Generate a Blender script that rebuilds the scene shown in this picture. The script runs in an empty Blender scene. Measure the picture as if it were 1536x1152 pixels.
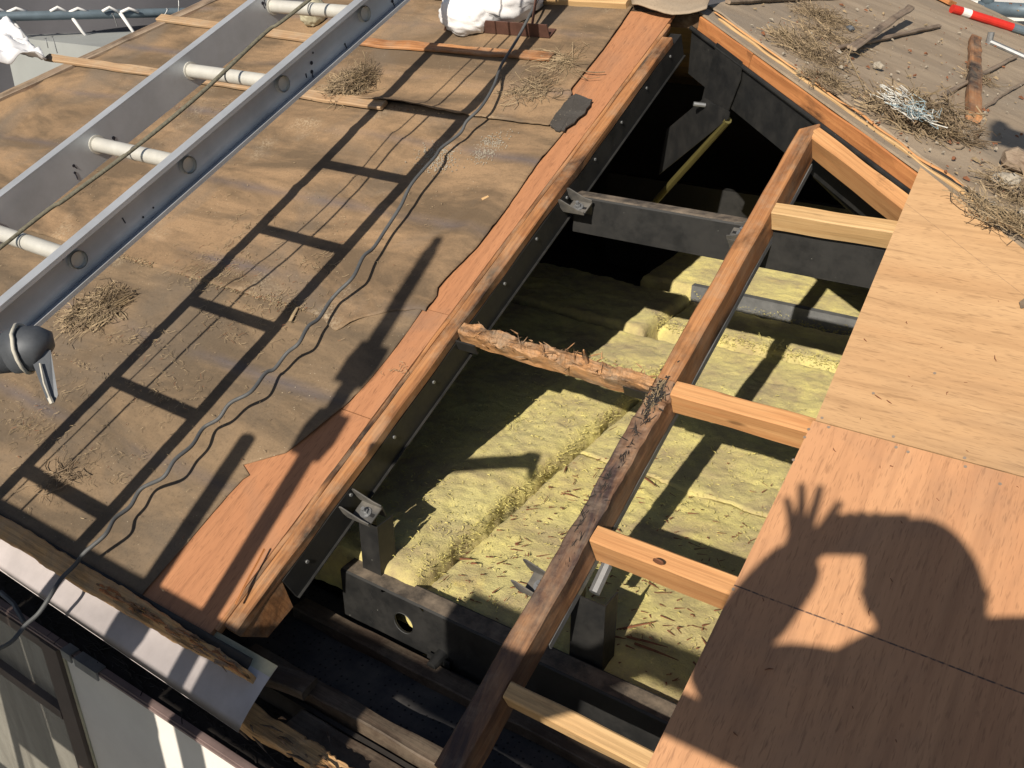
import bpy, math, random
import numpy as np
from mathutils import Vector, Matrix, noise
random.seed(7)
C = bpy.context.scene.collection
sc = bpy.context.scene
R = math.radians
PITCH = 26.6
# roof frame: u along the eave, v up the slope, n out of the roof; origin on the roof under the camera
RM = Matrix.Rotation(R(PITCH), 4, 'X')
# ---------------------------------------------------------------- camera
FPX = 1365.3
right = Vector((0.833692, 0.493698, -0.247426)); up_ = Vector((-0.250129, 0.737045, 0.627854)); back = Vector((0.492334, -0.461548, 0.737957))
cw = [RM.to_3x3() @ a for a in (right, up_, back)]
CAM = RM @ Vector((0, 0, 1.5))
cd = bpy.data.cameras.new('camera'); cam = bpy.data.objects.new('camera', cd); C.objects.link(cam)
m3 = Matrix((cw[0], cw[1], cw[2])).transposed()
cam.matrix_world = Matrix.Translation(CAM) @ m3.to_4x4()
cd.sensor_width = 36; cd.lens = FPX / 1536 * 36; cd.clip_end = 500; cd.clip_start = 0.01
sc.camera = cam
# ---------------------------------------------------------------- light
SUN = Vector((-0.125, 0.823, -0.554)).normalized()      # direction the light travels
elev = math.asin(-SUN.z); az = math.atan2(-SUN.x, -SUN.y)
w = bpy.data.worlds.new('World'); sc.world = w; w.use_nodes = True
nt = w.node_tree; bg = nt.nodes['Background']
sky = nt.nodes.new('ShaderNodeTexSky'); sky.sky_type = 'NISHITA'; sky.sun_disc = False
sky.sun_elevation = elev; sky.sun_rotation = az; sky.dust_density = 1.0
nt.links.new(sky.outputs[0], bg.inputs[0]); bg.inputs[1].default_value = 0.055
sd = bpy.data.lights.new('sun', 'SUN'); so = bpy.data.objects.new('sun', sd); C.objects.link(so)
sd.energy = 5.0; sd.angle = R(0.53); sd.color = (1.0, 0.90, 0.76)
so.rotation_euler = SUN.to_track_quat('-Z', 'Y').to_euler(); so.location = (0, -5, 8)
sc.view_settings.view_transform = 'Standard'; sc.view_settings.look = 'None'; sc.view_settings.exposure = 0.32
sc.view_settings.gamma = 1; sc.view_settings.use_curve_mapping = False
sc.render.engine = 'CYCLES'; sc.cycles.max_bounces = 4; sc.cycles.diffuse_bounces = 1

# ---------------------------------------------------------------- picking points in the place
def ray(x, y):
    return (cw[0]*(x-768) - cw[1]*(y-576) - cw[2]*FPX) / FPX
def hit(x, y, o, nrm):
    d = ray(x, y); return CAM + d * ((Vector(o)-CAM).dot(nrm) / d.dot(nrm))
RN = (RM.to_3x3() @ Vector((0, 0, 1)))
def P(x, y, h=0.0):                       # on the near roof slope, h metres above it, in roof coordinates
    return RM.inverted() @ hit(x, y, RM @ Vector((0, 0, h)), RN)
def Z(x, y, z): return hit(x, y, (0, 0, z), Vector((0, 0, 1)))
def Y(x, y, yy): return hit(x, y, (0, yy, 0), Vector((0, 1, 0)))
APEX = RM @ P(1050, 20)
N2 = Vector((.271, 0, .809)).normalized()
RS = Matrix.Translation(APEX) @ Matrix((Vector((N2.z, 0, -N2.x)), Vector((0, 1, 0)), N2)).transposed().to_4x4()
RSI = RS.inverted()
def S(x, y, h=0.0): return RSI @ hit(x, y, APEX + N2*h, N2)     # on the right hand slope, local
def back_sun(p, t): return Vector(p) - SUN*t

# ---------------------------------------------------------------- mesh helpers
class B:
    def __init__(s): s.v = []; s.f = []; s.m = []
    def add(s, vs, fs, mi=0):
        o = len(s.v); s.v += [tuple(q) for q in vs]; s.f += [tuple(i+o for i in q) for q in fs]; s.m += [mi]*len(fs)
    def box(s, lo, hi, mi=0, M=None):
        x0, y0, z0 = lo; x1, y1, z1 = hi
        vs = [Vector(p) for p in ((x0,y0,z0),(x1,y0,z0),(x1,y1,z0),(x0,y1,z0),(x0,y0,z1),(x1,y0,z1),(x1,y1,z1),(x0,y1,z1))]
        if M: vs = [M @ p for p in vs]
        s.add(vs, [(3,2,1,0),(4,5,6,7),(0,1,5,4),(1,2,6,5),(2,3,7,6),(3,0,4,7)], mi)
    def prism(s, poly, z0, z1, mi=0, M=None):
        n = len(poly); vs = [Vector((p[0], p[1], z0)) for p in poly] + [Vector((p[0], p[1], z1)) for p in poly]
        if M: vs = [M @ p for p in vs]
        s.add(vs, [tuple(range(n-1, -1, -1)), tuple(range(n, 2*n))] + [(i, (i+1) % n, n+(i+1) % n, n+i) for i in range(n)], mi)
    def tube(s, pts, r, sides=8, mi=0, cap=True):
        pts = [Vector(p) for p in pts]; n = len(pts); rr = r if isinstance(r, (list, tuple)) else [r]*n
        vs = []; prev = None
        for i, p in enumerate(pts):
            t = (pts[min(i+1, n-1)] - pts[max(i-1, 0)]).normalized()
            if prev is None:
                a = t.orthogonal().normalized()
            else:
                a = (prev - t*prev.dot(t)).normalized()
            prev = a; b = t.cross(a)
            vs += [p + (a*math.cos(2*math.pi*k/sides) + b*math.sin(2*math.pi*k/sides))*rr[i] for k in range(sides)]
        fs = [(i*sides+k, i*sides+(k+1) % sides, (i+1)*sides+(k+1) % sides, (i+1)*sides+k) for i in range(n-1) for k in range(sides)]
        if cap: fs += [tuple(range(sides-1, -1, -1)), tuple((n-1)*sides+k for k in range(sides))]
        s.add(vs, fs, mi)

def link(name, b, mats, parent=None, M=None, smooth=False, **props):
    me = bpy.data.meshes.new(name); me.from_pydata(b.v, [], b.f)
    if not isinstance(mats, (list, tuple)): mats = [mats]
    for m in mats: me.materials.append(m)
    if len(mats) > 1: me.polygons.foreach_set('material_index', b.m)
    if smooth: me.polygons.foreach_set('use_smooth', [True]*len(b.f))
    me.update()
    o = bpy.data.objects.new(name, me); C.objects.link(o)
    setm(o, parent, M or Matrix.Identity(4))
    for k, v in props.items(): o[k] = v
    return o
WORLD = {}
def setm(o, parent, M):
    o.matrix_basis = M; WORLD[o.name] = M.copy()
    if parent is not None:
        o.parent = parent; o.matrix_parent_inverse = WORLD[parent.name].inverted()
def thing(name, label, cat, loc, group=None):
    o = bpy.data.objects.new(name, None); C.objects.link(o); o.empty_display_size = .1
    setm(o, None, Matrix.Translation(Vector(loc))); o['label'] = label; o['category'] = cat
    if group: o['group'] = group
    return o
def tag(o, label, cat, group=None):
    o['label'] = label; o['category'] = cat
    if group: o['group'] = group
    return o
def frame(p0, p1, up):
    x = (Vector(p1)-Vector(p0)).normalized(); up = Vector(up); y = up.cross(x).normalized(); z = x.cross(y)
    return Matrix.Translation(Vector(p0)) @ Matrix((x, y, z)).transposed().to_4x4()
def nz(x, y=0, z=0, s=1.0): return noise.noise(Vector((x*s, y*s, z*s)))

def plank_b(L, wd, th, ch=.003, seg=None, rough=.0012, wear=None, seed=0, skew0=0, skew1=0):
    """a sawn timber: local x along the grain, centred on y, top at z=0"""
    seg = seg or max(2, int(L/.03)); b = B(); h = wd/2
    base = [(-h, -ch), (-h+ch, 0), (-h*.33, 0), (h*.33, 0), (h-ch, 0), (h, -ch), (h, -th*.5), (h, -th+ch), (h-ch, -th), (-h+ch, -th), (-h, -th+ch), (-h, -th*.5)]
    n = len(base); vs = []
    for i in range(seg+1):
        x = L*i/seg
        for (y, z) in base:
            k = 1 - i/seg
            xx = x + (skew0*k + skew1*(1-k))*y
            dy = nz(x*9+seed, y*30, z*30+5)*rough*2; dz = nz(x*9+seed+40, y*30, z*30)*rough*2
            yy, zz = y+dy, z+dz
            if wear: xx, yy, zz = wear(xx, yy, zz, L)
            vs.append((xx, yy, zz))
    fs = [(i*n+k, i*n+(k+1) % n, (i+1)*n+(k+1) % n, (i+1)*n+k) for i in range(seg) for k in range(n)]
    fs += [tuple(range(n-1, -1, -1)), tuple(seg*n+k for k in range(n))]
    fs = [tuple(reversed(q)) for q in fs]
    b.add(vs, fs); return b
def plank(name, p0, p1, up, wd, th, mat, parent=None, **k):
    props = {q: k.pop(q) for q in ('label', 'category', 'group') if q in k}
    L = (Vector(p1)-Vector(p0)).length
    return link(name, plank_b(L, wd, th, seed=random.random()*50, **k), mat, parent, frame(p0, p1, up), **props)

def straws(b, c, rad, n, up=Vector((0,0,1)), hgt=.02, ln=(.02,.07), r=.0007, flat=1.0, ring=0, curl=.5, axis=None, asp=1.0):
    """curved straws heaped round c; flat<1 keeps them lying down"""
    up = Vector(up).normalized(); a = (Vector(axis) - up*Vector(axis).dot(up)).normalized() if axis is not None else up.orthogonal().normalized(); d = up.cross(a)
    for _ in range(n):
        q = random.random()**.6*rad; th = random.random()*6.283
        if ring: q = rad*(ring + (1-ring)*random.random())
        hh = hgt*max(.02, 1-(q/rad)**2)*random.random()
        p = Vector(c) + (a*math.cos(th)*asp + d*math.sin(th))*q + up*(hh+.001)
        ph = random.random()*6.283 if not ring else th+1.57+random.gauss(0, .5)
        dr = a*math.cos(ph) + d*math.sin(ph) + up*random.gauss(0, .35)*flat; dr.normalize()
        l = random.uniform(*ln); side = dr.cross(up).normalized()*random.gauss(0, curl)*l
        bend = up*random.gauss(0, .1)*l*flat
        p2 = p + dr*l
        low = (p2-Vector(c)).dot(up)
        if low < .001: p2 += up*(.001-low)
        pts = [p, p+dr*l*.35+side*.25+bend, p+dr*l*.7+side*.3+bend, p2]
        for i in range(4):
            low = (pts[i]-Vector(c)).dot(up)
            if low < .0005: pts[i] = pts[i] + up*(.0008-low)
        b.tube(pts, r*random.uniform(.6, 1.5), 3, 0)

# ---------------------------------------------------------------- materials
class MT:
    def __init__(s, name, rough=.7, metal=0, spec=.4):
        s.m = bpy.data.materials.new(name); s.m.use_nodes = True; s.t = s.m.node_tree; s.b = s.t.nodes['Principled BSDF']
        s.b.inputs['Roughness'].default_value = rough; s.b.inputs['Metallic'].default_value = metal; s.b.inputs['Specular IOR Level'].default_value = spec
        s.tc = s.t.nodes.new('ShaderNodeTexCoord'); oi = s.t.nodes.new('ShaderNodeObjectInfo')
        mul = s.t.nodes.new('ShaderNodeVectorMath'); mul.operation = 'MULTIPLY_ADD'
        cmb = s.t.nodes.new('ShaderNodeCombineXYZ')
        for i in range(3): s.t.links.new(oi.outputs['Random'], cmb.inputs[i])
        s.t.links.new(cmb.outputs[0], mul.inputs[0]); mul.inputs[1].default_value = (17, 23, 31); s.t.links.new(s.tc.outputs['Object'], mul.inputs[2])
        s.co = mul.outputs[0]; s.raw = s.tc.outputs['Object']
    def l(s, a, b): s.t.links.new(a, b)
    def mapv(s, scale, src=None, rot=(0,0,0)):
        n = s.t.nodes.new('ShaderNodeMapping'); n.inputs['Scale'].default_value = scale; n.inputs['Rotation'].default_value = rot; s.l(src or s.co, n.inputs[0]); return n.outputs[0]
    def noise(s, scale=(1,1,1), sc=1, det=5, rough=.55, dist=0, src=None, rot=(0,0,0)):
        n = s.t.nodes.new('ShaderNodeTexNoise'); s.l(s.mapv(scale, src, rot), n.inputs['Vector'])
        n.inputs['Scale'].default_value = sc; n.inputs['Detail'].default_value = det; n.inputs['Roughness'].default_value = rough; n.inputs['Distortion'].default_value = dist
        return n.outputs['Fac']
    def vor(s, scale=(1,1,1), sc=1, feat='F1', src=None, rnd=1):
        n = s.t.nodes.new('ShaderNodeTexVoronoi'); n.feature = feat; s.l(s.mapv(scale, src), n.inputs['Vector']); n.inputs['Scale'].default_value = sc; n.inputs['Randomness'].default_value = rnd
        return n.outputs['Distance']
    def wave(s, scale, sc=1, dist=4, det=3, ds=1, d='Y'):
        n = s.t.nodes.new('ShaderNodeTexWave'); n.bands_direction = d; s.l(s.mapv(scale), n.inputs['Vector']); n.inputs['Scale'].default_value = sc
        n.inputs['Distortion'].default_value = dist; n.inputs['Detail'].default_value = det; n.inputs['Detail Scale'].default_value = ds; return n.outputs['Fac']
    def ramp(s, fac, stops):
        n = s.t.nodes.new('ShaderNodeValToRGB'); e = n.color_ramp.elements
        while len(e) < len(stops): e.new(.5)
        for i, (p, c) in enumerate(stops):
            e[i].position = p; c = c if isinstance(c, (tuple, list)) else (c, c, c); e[i].color = (*c[:3], 1)
        s.l(fac, n.inputs[0]); return n.outputs[0]
    def mix(s, a, b, fac, mode='MIX'):
        n = s.t.nodes.new('ShaderNodeMix'); n.data_type = 'RGBA'; n.blend_type = mode
        for sock, x in ((n.inputs[6], a), (n.inputs[7], b), (n.inputs[0], fac)):
            if isinstance(x, (int, float)): sock.default_value = x if sock.type == 'VALUE' else (x, x, x, 1)
            elif isinstance(x, tuple): sock.default_value = (*x[:3], 1)
            else: s.l(x, sock)
        return n.outputs[2]
    def math(s, op, a, b=None, c=None):
        n = s.t.nodes.new('ShaderNodeMath'); n.operation = op
        for i, x in enumerate((a, b, c)):
            if x is None: continue
            if isinstance(x, (int, float)): n.inputs[i].default_value = x
            else: s.l(x, n.inputs[i])
        return n.outputs[0]
    def xyz(s, src=None):
        n = s.t.nodes.new('ShaderNodeSeparateXYZ'); s.l(src or s.raw, n.inputs[0]); return n.outputs
    def col(s, c): s.l(c, s.b.inputs['Base Color']) if not isinstance(c, tuple) else setattr(s.b.inputs['Base Color'], 'default_value', (*c, 1))
    def bump(s, h, strength=.3, dist=.01):
        n = s.t.nodes.new('ShaderNodeBump'); n.inputs['Strength'].default_value = strength; n.inputs['Distance'].default_value = dist
        s.l(h, n.inputs['Height']); s.l(n.outputs[0], s.b.inputs['Normal'])
    def rough(s, c): s.l(c, s.b.inputs['Roughness'])

def wood(name, light, dark, stain=(.03,.018,.012), amt=.35, dust=0.0, rough=.65, rings=1.0, blotch=6, bump=.25):
    m = MT(name, rough)
    g = m.noise((2.2, 60, 60), 1, 6, .6, .4)
    r = m.wave((1.0, 28*rings, 28*rings), 1, 5, 2, .6, 'Y')
    fine = m.noise((9, 380, 380), 1, 2)
    base = m.mix(light, dark, m.ramp(g, [(.35, 0), (.7, 1)]))
    base = m.mix(base, tuple(c*.62 for c in dark), m.math('MULTIPLY', m.ramp(r, [(.62, 0), (.95, 1)]), .30))
    base = m.mix(base, tuple(c*.6 for c in dark), m.math('MULTIPLY', m.ramp(fine, [(.5, 0), (.75, 1)]), .5))
    s1 = m.noise((blotch*.6, blotch*2, blotch*2), 1, 6, .65, .6)
    base = m.mix(base, stain, m.ramp(s1, [(max(.02, .66-amt*.5), 0), (min(.98, .82-amt*.35), 1)]))
    kn = m.vor((5, 16, 16), 1)
    base = m.mix(base, tuple(c*.35 for c in dark), m.ramp(kn, [(.05, .8), (.13, 0)]))
    if dust: base = m.mix(base, (.36, .30, .22), m.math('MULTIPLY', m.ramp(m.noise((14, 14, 14), 1, 8, .75), [(.45, 0), (.62, 1)]), dust))
    m.col(base); m.bump(m.mix(g, fine, .4), bump, .003); return m.m

def ply(name, light, dark, ax, line=None, rot=0, blot=.5):
    m = MT(name, .62); s = (3, 42, 42) if ax == 'x' else (42, 3, 42)
    rt = (0, 0, rot)
    g = m.noise(s, 1, 7, .62, .8, rot=rt); s2 = tuple(q*.16 for q in s); big = m.noise(s2, 1.2, 4, .5, 1.2, rot=rt)
    s3 = tuple(q*6 for q in s); fine = m.noise(s3, 1, 2, .5, rot=rt)
    base = m.mix(light, dark, m.ramp(big, [(.25, .0), (.8, 1)]))
    base = m.mix(base, tuple(c*.62 for c in dark), m.math('MULTIPLY', m.ramp(g, [(.46, 0), (.76, 1)]), .55))
    pores = m.noise(tuple(q*9 if q > 5 else q*14 for q in s), 1, 1, .5, rot=rt)
    base = m.mix(base, tuple(c*.45 for c in dark), m.math('MULTIPLY', m.ramp(pores, [(.58, 0), (.72, 1)]), .42))
    fl_ = m.noise(tuple(q*2.2 if q > 5 else q*5 for q in s), 1, 3, .6, .6, rot=rt); base = m.mix(base, tuple(c*.5 for c in dark), m.math('MULTIPLY', m.ramp(fl_, [(.60, 0), (.70, 1)]), .5))
    st = m.noise((1.7, 1.7, 1.7), 1.3, 5, .6, .5)
    base = m.mix(base, (.17, .125, .095), m.math('MULTIPLY', m.ramp(st, [(.52, 0), (.8, 1)]), blot))
    if line:
        x = m.xyz()
        for (a, b_, c_, wd, strength) in line:      # a*x+b*y+c = 0, drawn in dotted ink
            d = m.math('ABSOLUTE', m.math('ADD', m.math('ADD', m.math('MULTIPLY', x[0], a), m.math('MULTIPLY', x[1], b_)), m.math('ADD', m.math('MULTIPLY', m.noise((3,3,3), 1, 2), .006), c_)))
            on = m.math('MULTIPLY', m.math('LESS_THAN', d, wd), m.ramp(m.noise((90, 90, 90), 1, 2), [(.38, .35), (.5, 1)]))
            base = m.mix(base, (.035, .03, .035), m.math('MULTIPLY', on, strength))
    m.col(base); m.bump(m.mix(g, fine, .5), .18, .002); return m.m

def felt(name, tan, brown, grey, blue=.5, dark=1.0, ridges=True, rot=.5):
    m = MT(name, .78, 0, .3)
    rt = (0, 0, rot)
    a = m.noise((1.2, 3.6, 3), 1.5, 9, .68, .45, rot=rt); b2 = m.noise((1, 1, 1), 2.3, 7, .6, .6); c2 = m.noise((1, 1, 1), 45, 6, .7); d2 = m.noise((1,1,1), 9, 8, .7, .4)
    base = m.mix(tan, brown, m.ramp(a, [(.40, 0), (.58, 1)]))
    base = m.mix(base, grey, m.ramp(b2, [(.5, 0), (.68, .75)]))
    base = m.mix(base, tuple(c*.45 for c in brown), m.math('MULTIPLY', m.ramp(d2, [(.52, 0), (.68, 1)]), .25*dark))
    if ridges:
        y = m.xyz()[1]
        wv = m.math('ADD', y, m.math('MULTIPLY', m.noise((1.5, 1.5, 1.5), 1, 3), .05))
        fr = m.math('ABSOLUTE', m.math('SUBTRACT', m.math('FRACT', m.math('DIVIDE', wv, .30)), .6))
        band = m.math('MULTIPLY', m.ramp(fr, [(.0, 1), (.09, 0)]), m.ramp(m.noise((2.2, 5, 2), 1, 4), [(.42, 0), (.6, 1)]))
        base = m.mix(base, (.085, .082, .105), m.math('MULTIPLY', band, blue))
    gr = m.noise((1,1,1), 160, 4, .8); base = m.mix(base, tuple(c*.5 for c in brown), m.math('MULTIPLY', m.ramp(gr, [(.50, 0), (.66, 1)]), .34))
    sm_ = m.noise((2.2, 9, 3), 2.2, 8, .72, .8, rot=rt); base = m.mix(base, tuple(c*.6 for c in brown), m.math('MULTIPLY', m.ramp(sm_, [(.57, 0), (.72, 1)]), .42*dark))
    sp = m.vor((1,1,1), 75); base = m.mix(base, (.42, .36, .26), m.math('MULTIPLY', m.ramp(sp, [(.06, 1), (.12, 0)]), m.ramp(m.noise((1,1,1), 5, 6, .7), [(.48, 0), (.6, .9)])))
    pl = m.noise((1,1,1), 3.1, 3, .5); pf = m.noise((1,1,1), 120, 4, .8)
    base = m.mix(base, (.50, .42, .30), m.math('MULTIPLY', m.ramp(pl, [(.64, 0), (.74, .45)]), m.ramp(pf, [(.48, 0), (.56, 1)])))
    m.col(base); m.bump(m.mix(c2, d2, .4), .35, .004); return m.m

def steel(name, c=(.018,.018,.019), dust=.35, rough=.42, dustc=(.10,.085,.065)):
    m = MT(name, rough, 0, .5)
    n = m.noise((1,1,1), 16, 8, .7); sp = m.vor((1,1,1), 40)
    base = m.mix(c, dustc, m.math('MULTIPLY', m.ramp(n, [(.40, 0), (.72, 1)]), dust))
    base = m.mix(base, (.4, .4, .36), m.math('MULTIPLY', m.ramp(sp, [(.03, .8), (.045, 0)]), m.ramp(m.noise((1,1,1), 6, 3), [(.5, 0), (.62, 1)])))
    m.col(base); m.rough(m.ramp(n, [(.3, rough), (.7, min(1, rough+.35))])); m.bump(n, .08, .002); return m.m

def plain(name, c, rough=.6, metal=0, var=.25, sc=12, spec=.4, dark=None, bump=.1):
    m = MT(name, rough, metal, spec); n = m.noise((1,1,1), sc, 8, .65)
    m.col(m.mix(c, dark or tuple(q*(1-var) for q in c), m.ramp(n, [(.35, 0), (.7, 1)]))); m.bump(n, bump, .003); return m.m

def insulation(name):
    m = MT(name, .95, 0, .1)
    a = m.noise((1,1,1), 3.2, 6, .6, .5); b2 = m.noise((1,1,1), 11, 8, .68, .5); c2 = m.noise((1, 1, 1), 70, 6, .75, 1.5); d2 = m.noise((1,1,1), 26, 8, .7)
    base = m.mix((.76, .67, .23), (.63, .57, .24), m.ramp(a, [(.35, 0), (.65, 1)]))
    base = m.mix(base, (.76, .62, .17), m.ramp(b2, [(.60, 0), (.74, .75)]))
    base = m.mix(base, (.34, .26, .16), m.math('MULTIPLY', m.ramp(m.noise((1,1,1), 5.5, 9, .72, .3), [(.40, 0), (.64, 1)]), .85))
    base = m.mix(base, (.12, .085, .05), m.math('MULTIPLY', m.ramp(d2, [(.62, 0), (.74, 1)]), .75))
    d3 = m.noise((1,1,1), 190, 5, .8, .6)
    base = m.mix(base, (.30, .25, .13), m.math('MULTIPLY', m.ramp(d3, [(.5, 0), (.7, 1)]), .28))
    m.col(base); m.bump(m.mix(m.mix(c2, d3, .5), d2, .5), 1.0, .010)
    m.b.inputs['Sheen Weight'].default_value = .1
    return m.m

M = {}
M['new'] = wood('new_timber', (.58, .32, .14), (.46, .215, .085), amt=.02, rings=.9)
M['pale'] = wood('pale_timber', (.56, .38, .19), (.46, .28, .125), amt=.05)
M['palegrey'] = wood('dusty_pale_timber', (.42, .29, .17), (.33, .205, .115), amt=.12, dust=.4)
M['old'] = wood('old_timber', (.44, .21, .085), (.27, .115, .045), amt=.42, dust=.25, blotch=5)
M['dark'] = wood('dark_weathered_timber', (.20, .115, .06), (.10, .055, .03), amt=.72, dust=.3, blotch=7, bump=.6)
M['mid'] = wood('stained_dark_timber', (.40, .21, .10), (.20, .105, .055), stain=(.045,.028,.026), amt=.62, dust=.2, blotch=6, bump=.5)
M['rot'] = wood('rotten_timber', (.50, .27, .12), (.30, .15, .065), stain=(.06,.035,.02), amt=.45, dust=.35, blotch=16, bump=1.0)
M['grey'] = wood('grey_weathered_timber', (.27, .20, .145), (.16, .115, .08), amt=.3, dust=.3, bump=.5)
M['soilwood'] = wood('soot_dark_timber', (.12, .085, .06), (.06, .045, .033), amt=.5, dust=.15, bump=.5)  # eave planks lying in shade, the shade put into a darker wood colour
M['orange'] = wood('orange_cedar', (.50, .22, .08), (.35, .13, .045), amt=.22, blotch=8)
M['deck'] = ply('reddish_deck_plywood', (.45, .215, .105), (.33, .145, .07), 'y', blot=.7)
joint = P(1220, 635).y
ua, ub = P(1110, 885), P(1536, 1045)
la = (ub.y-ua.y)/(ub.x-ua.x)
M['plyA'] = ply('reddish_plywood', (.55, .30, .155), (.43, .215, .108), 'y', line=[(-la, 1, -(ua.y-la*ua.x)-.003, .0014, .85)], rot=.12, blot=.55)
pa, pb = P(1345, 300), P(1536, 450); lb = (pb.y-pa.y)/(pb.x-pa.x)
M['plyB'] = ply('pale_plywood', (.53, .34, .18), (.42, .245, .12), 'x', line=[(-lb, 1, -(pa.y-lb*pa.x)-.003, .0007, .45)], rot=.05, blot=.45)
M['felt'] = felt('brown_roofing_felt', (.285, .188, .108), (.128, .090, .056), (.15, .122, .095))
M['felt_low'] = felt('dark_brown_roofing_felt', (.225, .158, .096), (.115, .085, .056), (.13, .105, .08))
M['felt_r'] = felt('grey_brown_felt', (.36, .285, .205), (.27, .21, .15), (.25, .21, .165), ridges=False, dark=.35, rot=.95)
M['feltdark'] = felt('dark_felt', (.07, .065, .06), (.05, .045, .04), (.06, .058, .06), ridges=False)
M['felttorn'] = plain('felt_edge', (.03, .027, .024), .9)
M['black'] = steel('black_painted_steel', (.010,.0105,.011), .07, .42)
M['blackdust'] = steel('dusty_black_steel', (.05, .042, .035), 1.0, .7, (.24, .19, .14))
M['galv'] = plain('galvanised_steel', (.30, .31, .32), .45, .6, .35, 20)
M['alu'] = plain('ladder_aluminium', (.50, .53, .57), .42, .45, .22, 9, bump=.05)
M['rung'] = plain('rung_aluminium', (.66, .65, .60), .42, .35, .15, 30)
M['rubber'] = plain('black_rubber', (.015, .015, .016), .6)  # flat black standing for the shade inside holes and hollow rungs
M['cable'] = plain('grey_cable_sheath', (.085, .09, .095), .6, 0, .3, 30)
M['rope'] = plain('braided_rope', (.16, .15, .11), .9, 0, .5, 150, bump=.6)
M['white'] = plain('white_woven_sack', (.78, .78, .80), .75, 0, .08, 30)
M['sheetmetal'] = plain('off_white_sheet_metal', (.62, .57, .575), .4, 0, .28, 7)
M['cream'] = plain('cream_painted_edge', (.55, .52, .38), .6, 0, .3, 20)
M['pinkalu'] = plain('pinkish_brown_rail', (.27, .20, .19), .5, .2, .3, 15)
M['brownpost'] = plain('brown_sash_frame', (.13, .10, .085), .5, 0, .3, 8)
M['panel'] = plain('white_wall_panel', (.74, .72, .68), .55, 0, .14, 4)
M['soil'] = plain('blackened_eave_board', (.035, .03, .027), .9, 0, .5, 20, bump=.5)  # dark dirt, with the shade of the eave gap put into the colour
M['insul'] = insulation('yellow_glass_wool')
M['straw'] = plain('dry_straw', (.37, .28, .17), .8, 0, .55, 40)
M['straw2'] = plain('weathered_straw', (.27, .20, .13), .85, 0, .6, 40)
M['bark'] = plain('reddish_wood_splinters', (.24, .10, .05), .85, 0, .5, 40)
M['blue'] = plain('pale_blue_string', (.27, .36, .40), .8, 0, .3, 60)
M['fluff'] = plain('white_fibre', (.62, .62, .58), .9, 0, .2, 60)
M['stone'] = plain('mortar_crumb', (.36, .32, .26), .95, 0, .35, 60, bump=.6)
M['red'] = plain('red_paint', (.55, .03, .02), .45, 0, .25, 15)
M['whitepaint'] = plain('white_paint', (.75, .72, .70), .5, 0, .15, 15)
M['rust'] = plain('rust_brown_angle_iron', (.115, .055, .04), .7, .1, .4, 25)
M['pipe'] = plain('blue_grey_pipe', (.16, .21, .25), .45, .3, .3, 12)
M['clamp'] = plain('dull_zinc_casting', (.12, .132, .15), .55, .35, .45, 20)
M['weld'] = plain('weld_bead', (.5, .48, .42), .7, 0, .4, 50)
M['mesh'] = plain('grey_mesh_sheeting', (.115, .115, .13), .85, 0, .2, 3)
M['tie'] = plain('white_tie_cord', (.72, .72, .72), .8, 0, .1, 30)
M['skin'] = plain('skin', (.50, .32, .24), .55); M['jacket'] = plain('navy_work_jacket', (.03, .035, .055), .85); M['trouser'] = plain('grey_work_trousers', (.10, .10, .10), .9)
M['hair'] = plain('black_hair', (.01, .009, .008), .6); M['phone'] = plain('black_glass', (.01, .01, .01), .15); M['ground'] = plain('grey_ground', (.12, .12, .11), .95, 0, .3, 1)
M['plank'] = plain('galvanised_scaffold_deck', (.22, .23, .24), .5, .4, .3, 10)
M['backroof'] = plain('pale_grey_roof_sheet', (.30, .32, .32), .7, 0, .15, 2)
M['lightsheet'] = plain('white_dust_sheet', (.74, .75, .78), .8, 0, .05, 5)

def soffit_mat():
    m = MT('perforated_black_soffit', .8)
    v = m.vor((1, 1, 1), 62, src=m.raw, rnd=.25); n = m.noise((1,1,1), 12, 7, .7)
    base = m.mix((.030, .030, .033), (.075, .068, .062), m.ramp(n, [(.4, 0), (.7, 1)]))
    m.col(m.mix(base, (.003, .003, .003), m.ramp(v, [(.14, 1), (.19, 0)]))); m.bump(n, .3, .004); return m.m
M['soffit'] = soffit_mat()
def obscure_mat():
    m = MT('patterned_window_glass', .25, 0, .6)
    a = m.noise((9, 9, 1.6), 1, 4, .6, 1.5); n = m.noise((30, 30, 30), 1, 5, .6)
    base = m.mix((.10, .095, .08), (.34, .33, .29), m.ramp(a, [(.25, 0), (.8, 1)]))
    m.col(m.mix(base, (.2, .19, .17), m.math('MULTIPLY', n, .5))); m.bump(n, .4, .004); return m.m
M['glass'] = obscure_mat()

# ================================================================ SETTING
b = B(); b.box((-60, -40, -6.2), (40, 60, -6)); link('ground', b, M['ground'], kind='structure')

# ---------------------------------------------------------------- left felted slope
LEFTU = lambda v: -3.87 + (v-1.54)*.70
slope = thing('felted_roof_slope', 'brown felted roof slope left of the opening, under the ladder', 'roof', RM @ Vector((-2.5, .12, 0)))
for v0_, v1_, sk in ((.17, .738, .03), (.740, 1.075, .012), (1.077, 2.42, 0)):
    b = B(); b.prism([(LEFTU(v0_), v0_), (-1.268, v0_+(sk if v0_ > .2 else 0)*0), (-1.268, v1_), (LEFTU(v1_), v1_)], -.012, -.0002 if v0_ < .5 else (.0006 if v0_ < 1 else 0)); link('plywood_deck', b, M['deck'], slope, RM)
def interp(pts, x):
    if x <= pts[0][0]: return pts[0][1]
    for (a, c), (a2, c2) in zip(pts, pts[1:]):
        if x <= a2: return c + (c2-c)*(x-a)/(a2-a)
    return pts[-1][1]
def edge(px): return sorted([(P(*q).y, P(*q).x) for q in px])
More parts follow.
